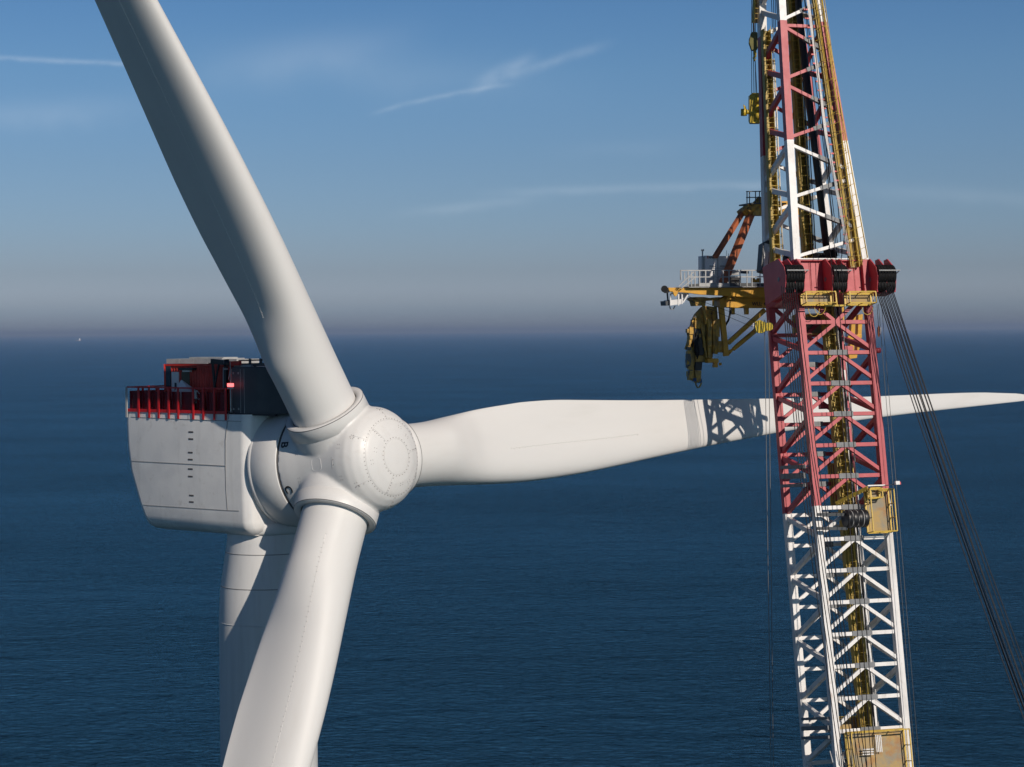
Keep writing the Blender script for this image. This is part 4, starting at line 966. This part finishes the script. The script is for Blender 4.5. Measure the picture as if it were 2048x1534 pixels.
# right-hand yoke leg seen through the boom
b = MB(); ypoly(b, [(1704, 632), (1712, 630), (1708, 715), (1699, 715)], -1.2, .6); ypoly(b, [(1717, 630), (1726, 628), (1722, 690), (1714, 712)], -1.2, .6); ypoly(b, [(1681, 612), (1689, 612), (1688, 700), (1684, 700)], -1.0, .6)
ypoly(b, [(1696, 672), (1724, 668), (1724, 676), (1697, 680)], -1.4, .3); ypoly(b, [(1697, 704), (1716, 704), (1714, 716), (1699, 718)], -1.3, .8); b.build('far_leg', MYK, yk, bevel=.03)
# cabinet on the deck (its own thing)
cb = thing('equipment_cabinet', 'white equipment cabinet standing on the yoke deck behind the railing', 'cabinet', yp(1425, 572, -.6))
b = MB(); ypoly(b, [(1411, 511), (1435, 512), (1435, 572), (1411, 572)], -1.1, 1.9); ypoly(b, [(1436, 512), (1459, 512), (1459, 572), (1436, 572)], -1.0, 1.8); cbb = b.build('cabinet_body', MCAB, cb, bevel=.03)
b = MB(); ypoly(b, [(1419, 531.5), (1431, 531.5), (1431, 532.8), (1419, 532.8)], -1.13, .05); ypoly(b, [(1440, 531.5), (1450, 531.5), (1450, 532.8), (1440, 532.8)], -1.03, .05); ypoly(b, [(1418, 536), (1457, 536), (1457, 536.6), (1418, 536.6)], -1.12, .05); b.build('vent_slot', MRB, cbb)
b = MB(); b.bar(yp(1405, 572, -.8), yp(1405, 500, -.8), .09); b.tube([yp(1402.5, 500.5, -.8), yp(1407.5, 500.5, -.8)], .07, 8); b.bar(yp(1403, 502, -.8), yp(1403, 498, -.8), .04); b.bar(yp(1407.5, 502, -.8), yp(1407.5, 498, -.8), .04); b.obox(yp(1408, 530, -.6), KX*.12, KY*.3, Vector((0, 0, .7))); b.build('mast', MGR, cb)
b = MB(); b.bar(yp(1453, 512, 0), yp(1453, 501, 0), .025); b.bar(yp(1457, 512, 0), yp(1457, 507, 0), .03); b.build('antenna', MRP, cb)
text('E', yp(1414, 516.6, -1.12), .30, MOR, 'logo_letter', cbb); text('ltronic', yp(1418, 516.6, -1.12), .28, MDG, 'logo_text', cbb)
gs = thing('generator_set', 'grey and black generator set on the yoke deck right of the white cabinet', 'generator', yp(1472, 572, -.5))
b = MB(); ypoly(b, [(1464, 541), (1478, 541), (1478, 550), (1463, 550)], -.9, 1.4); b.build('hood', MGR, gs, bevel=.03)
b = MB(); ypoly(b, [(1463, 552), (1482, 552), (1482, 571), (1463, 571)], -.9, 1.4); b.build('engine', MRB, gs)
b = MB(); ypoly(b, [(1484, 546), (1487, 541), (1497, 541), (1498, 547)], -.5, .8); tag(b.build('spotlight', MDG), 'grey floodlight box above the yoke deck railing, right of the generator', 'light')
wn = thing('deck_winch', 'small yellow winch on the yoke deck next to the red head', 'winch', yp(1513, 572, -.5))
b = MB(); ypoly(b, [(1506, 556), (1510, 556), (1511, 565), (1506, 565)], -.6, .5); ypoly(b, [(1517, 556), (1522, 556), (1522, 565), (1518, 565)], -.6, .5); b.tube([yp(1509, 562, -.4), yp(1519, 562, -.4)], .15, 10); b.build('frame', MYK, wn)

# gripper hanging under the yoke
gp = thing('blade_gripper', 'dark yellow hydraulic blade gripper with black pads hanging under the yoke beam', 'gripper', yp(1400, 680))
b = MB()
ypoly(b, [(1385, 595), (1390, 594), (1408, 594), (1422, 596), (1440, 594), (1440, 600), (1412, 602), (1411, 611), (1392, 612), (1389, 602), (1385, 600)], -.9, 1.4)
b.build('top_mount', MYD, gp, bevel=.03)
b = MB()
ypoly(b, [(1404, 614), (1412, 612), (1434, 614), (1436, 640), (1427, 700), (1424, 725), (1406, 725), (1404, 716), (1390, 720), (1388, 735), (1390, 755), (1386, 762), (1381, 758), (1380, 740), (1376, 725), (1377, 700), (1379, 680), (1380, 660), (1384, 642), (1391, 628)], -.5, .35)
b.build('claw_frame', MYD, gp)
b = MB()
ypoly(b, [(1404, 614), (1412, 612), (1420, 640), (1408, 660), (1404, 716), (1390, 720), (1388, 735), (1390, 755), (1386, 762), (1381, 758), (1380, 740), (1376, 725), (1377, 700), (1379, 680), (1380, 660), (1384, 642), (1391, 628)], .9, .35)
b.build('rear_claw_frame', MYD, gp)
b = MB(); ypoly(b, [(1391, 658), (1404, 657), (1408, 680), (1410, 705), (1406, 711), (1391, 711)], -.75, 1.6); b.build('gripper_pad', MRB, gp, bevel=.05)
b = MB(); ypoly(b, [(1391, 724), (1405, 724), (1404, 740), (1390, 741)], -.72, 1.4); b.build('gripper_pad', MRB, gp, bevel=.05)
b = MB(); ypoly(b, [(1390, 641), (1402, 640), (1402, 657), (1390, 657)], -.8, .4); b.build('claw_knuckle', MYD, gp, bevel=.03)
b = MB(); ypoly(b, [(1391, 711), (1406, 711), (1405, 724), (1391, 724)], -.7, .5); b.build('claw_knuckle', MYD, gp, bevel=.03)
b = MB(); ypoly(b, [(1389, 741), (1403, 741), (1402, 763), (1394, 766)], -.7, .8); b.build('claw_knuckle', MYD, gp, bevel=.03)
b = MB(); b.bar(yp(1402, 648, -.9), yp(1413, 716, -.9), .2, .12); b.bar(yp(1406, 602, -.9), yp(1412, 648, -.9), .3, .2); b.build('link_arm', MYD, gp)
b = MB()
for x0, y0_, x1, y1_ in ((1416, 638, 1424, 694), (1431, 638, 1440, 674)): ypoly(b, [(x0, y0_), (x1, y0_), (x1, y1_), (x0, y1_)], -1.2, .5)
ypoly(b, [(1416, 695), (1423, 695), (1422, 716), (1417, 716)], -1.2, .5); b.build('guide_housing', MYD, gp, bevel=.03)
b = MB(); b.tube([yp(1428, 622, -1.0), yp(1428, 700, -1.0)], .14, 10); b.tube([yp(1433, 674, -1.0), yp(1431, 708, -1.0)], .2, 12); b.tube([yp(1440, 682, -1.1), yp(1440, 705, -1.1)], .26, 12); b.build('hydraulic_cylinder', MYD, gp)
b = MB(); ypoly(b, [(1415, 717), (1437, 717), (1438, 725), (1416, 726)], -1.3, .8); ypoly(b, [(1429, 725), (1436, 725), (1436, 735), (1428, 735)], -1.2, .5); b.tube([yp(1438, 728, -1.1), yp(1443, 728, -1.1)], .12, 8); b.build('foot_bracket', MYK, gp, bevel=.03)
b = MB()
for (xa, ya), (xb, yb) in (((1381, 660), (1373, 659)), ((1373, 659), (1377, 677)), ((1377, 677), (1370, 698)), ((1370, 698), (1376, 698)), ((1377, 677), (1381, 678))): b.bar(yp(xa, ya, -.6), yp(xb, yb, -.6), .1)
b.build('guard_rail', MYD, gp)
random.seed(3)
for k in range(44):
    b = MB(); u = random.random(); x = 1379-2*math.sin(u*3)+random.uniform(-2.5, 3.5); y = 655+u*100; s_ = random.uniform(.06, .17); b.obox(yp(x, y, random.uniform(-.9, -.5)), KX*s_, KY*s_*1.5, Vector((0, 0, s_*random.uniform(.8, 2)))); b.build('valve_block', MYD if k % 4 else MDG, gp)
for k in range(34): b = MB(); x = random.uniform(1388, 1434); y = random.uniform(624, 700); s_ = random.uniform(.04, .11); b.obox(yp(x, y, random.uniform(-.8, -.55)), KX*s_, KY*s_, Vector((0, 0, s_*1.6))); b.build('valve_block', MYD if k % 3 else MDG, gp)

b = MB()
for k in range(9):
    x = 1382+k*1.8; y = 640+k*4; pts = [yp(x, y, -.7), yp(x+random.uniform(-3, 3), y+14, -1.0), yp(x+random.uniform(-4, 4), y+32, -.9), yp(x+random.uniform(-3, 3), y+46, -.7)]; b.tube(pts, .05, 6)
b.build('hydraulic_hose', MRP, gp)
b = MB(); b.tube([yp(1391, 760, -.5), yp(1392, 770, -.5), yp(1395, 775, -.5), yp(1399, 774, -.5), yp(1402, 768, -.5), yp(1403, 759, -.5)], .07, 8); b.build('pad_loop', MYD, gp)
b = MB(); ypoly(b, [(1387, 756), (1393, 756), (1393, 763), (1387, 763)], -.7, .3); ypoly(b, [(1397, 760), (1404, 758), (1404, 765), (1398, 766)], -.7, .3); b.build('blue_strap', mat('strap_blue', (.03, .08, .2), .7), gp)

# ================================================================== distant ship
d = ray(157, 682); k = -CAM.z/d.z; sp = CAM+d*k
sz = sp.y/F
sh = thing('cargo_ship', 'tiny white ship far off near the horizon at left', 'ship', Vector((sp.x, sp.y, 0)))
b = MB(); L_ = 11*sz; Hs = 1.4*sz
b.prism([Vector((sp.x-L_*.5, sp.y-L_*.07, 0)), Vector((sp.x+L_*.42, sp.y-L_*.07, 0)), Vector((sp.x+L_*.5, sp.y, 0)), Vector((sp.x+L_*.42, sp.y+L_*.07, 0)), Vector((sp.x-L_*.5, sp.y+L_*.07, 0))], Vector((0, 0, Hs))); b.build('hull', mat('ship_hull', (.25, .22, .26), .5), sh)
b = MB(); b.obox(Vector((sp.x+L_*.22, sp.y, Hs+1.3*sz)), Vector((1.3*sz, 0, 0)), Vector((0, L_*.06, 0)), Vector((0, 0, 1.8*sz))); b.obox(Vector((sp.x+L_*.2, sp.y, Hs+3.2*sz)), Vector((.5*sz, 0, 0)), Vector((0, L_*.04, 0)), Vector((0, 0, .6*sz))); b.build('superstructure', mat('ship_white', (.85, .82, .82), .5), sh)
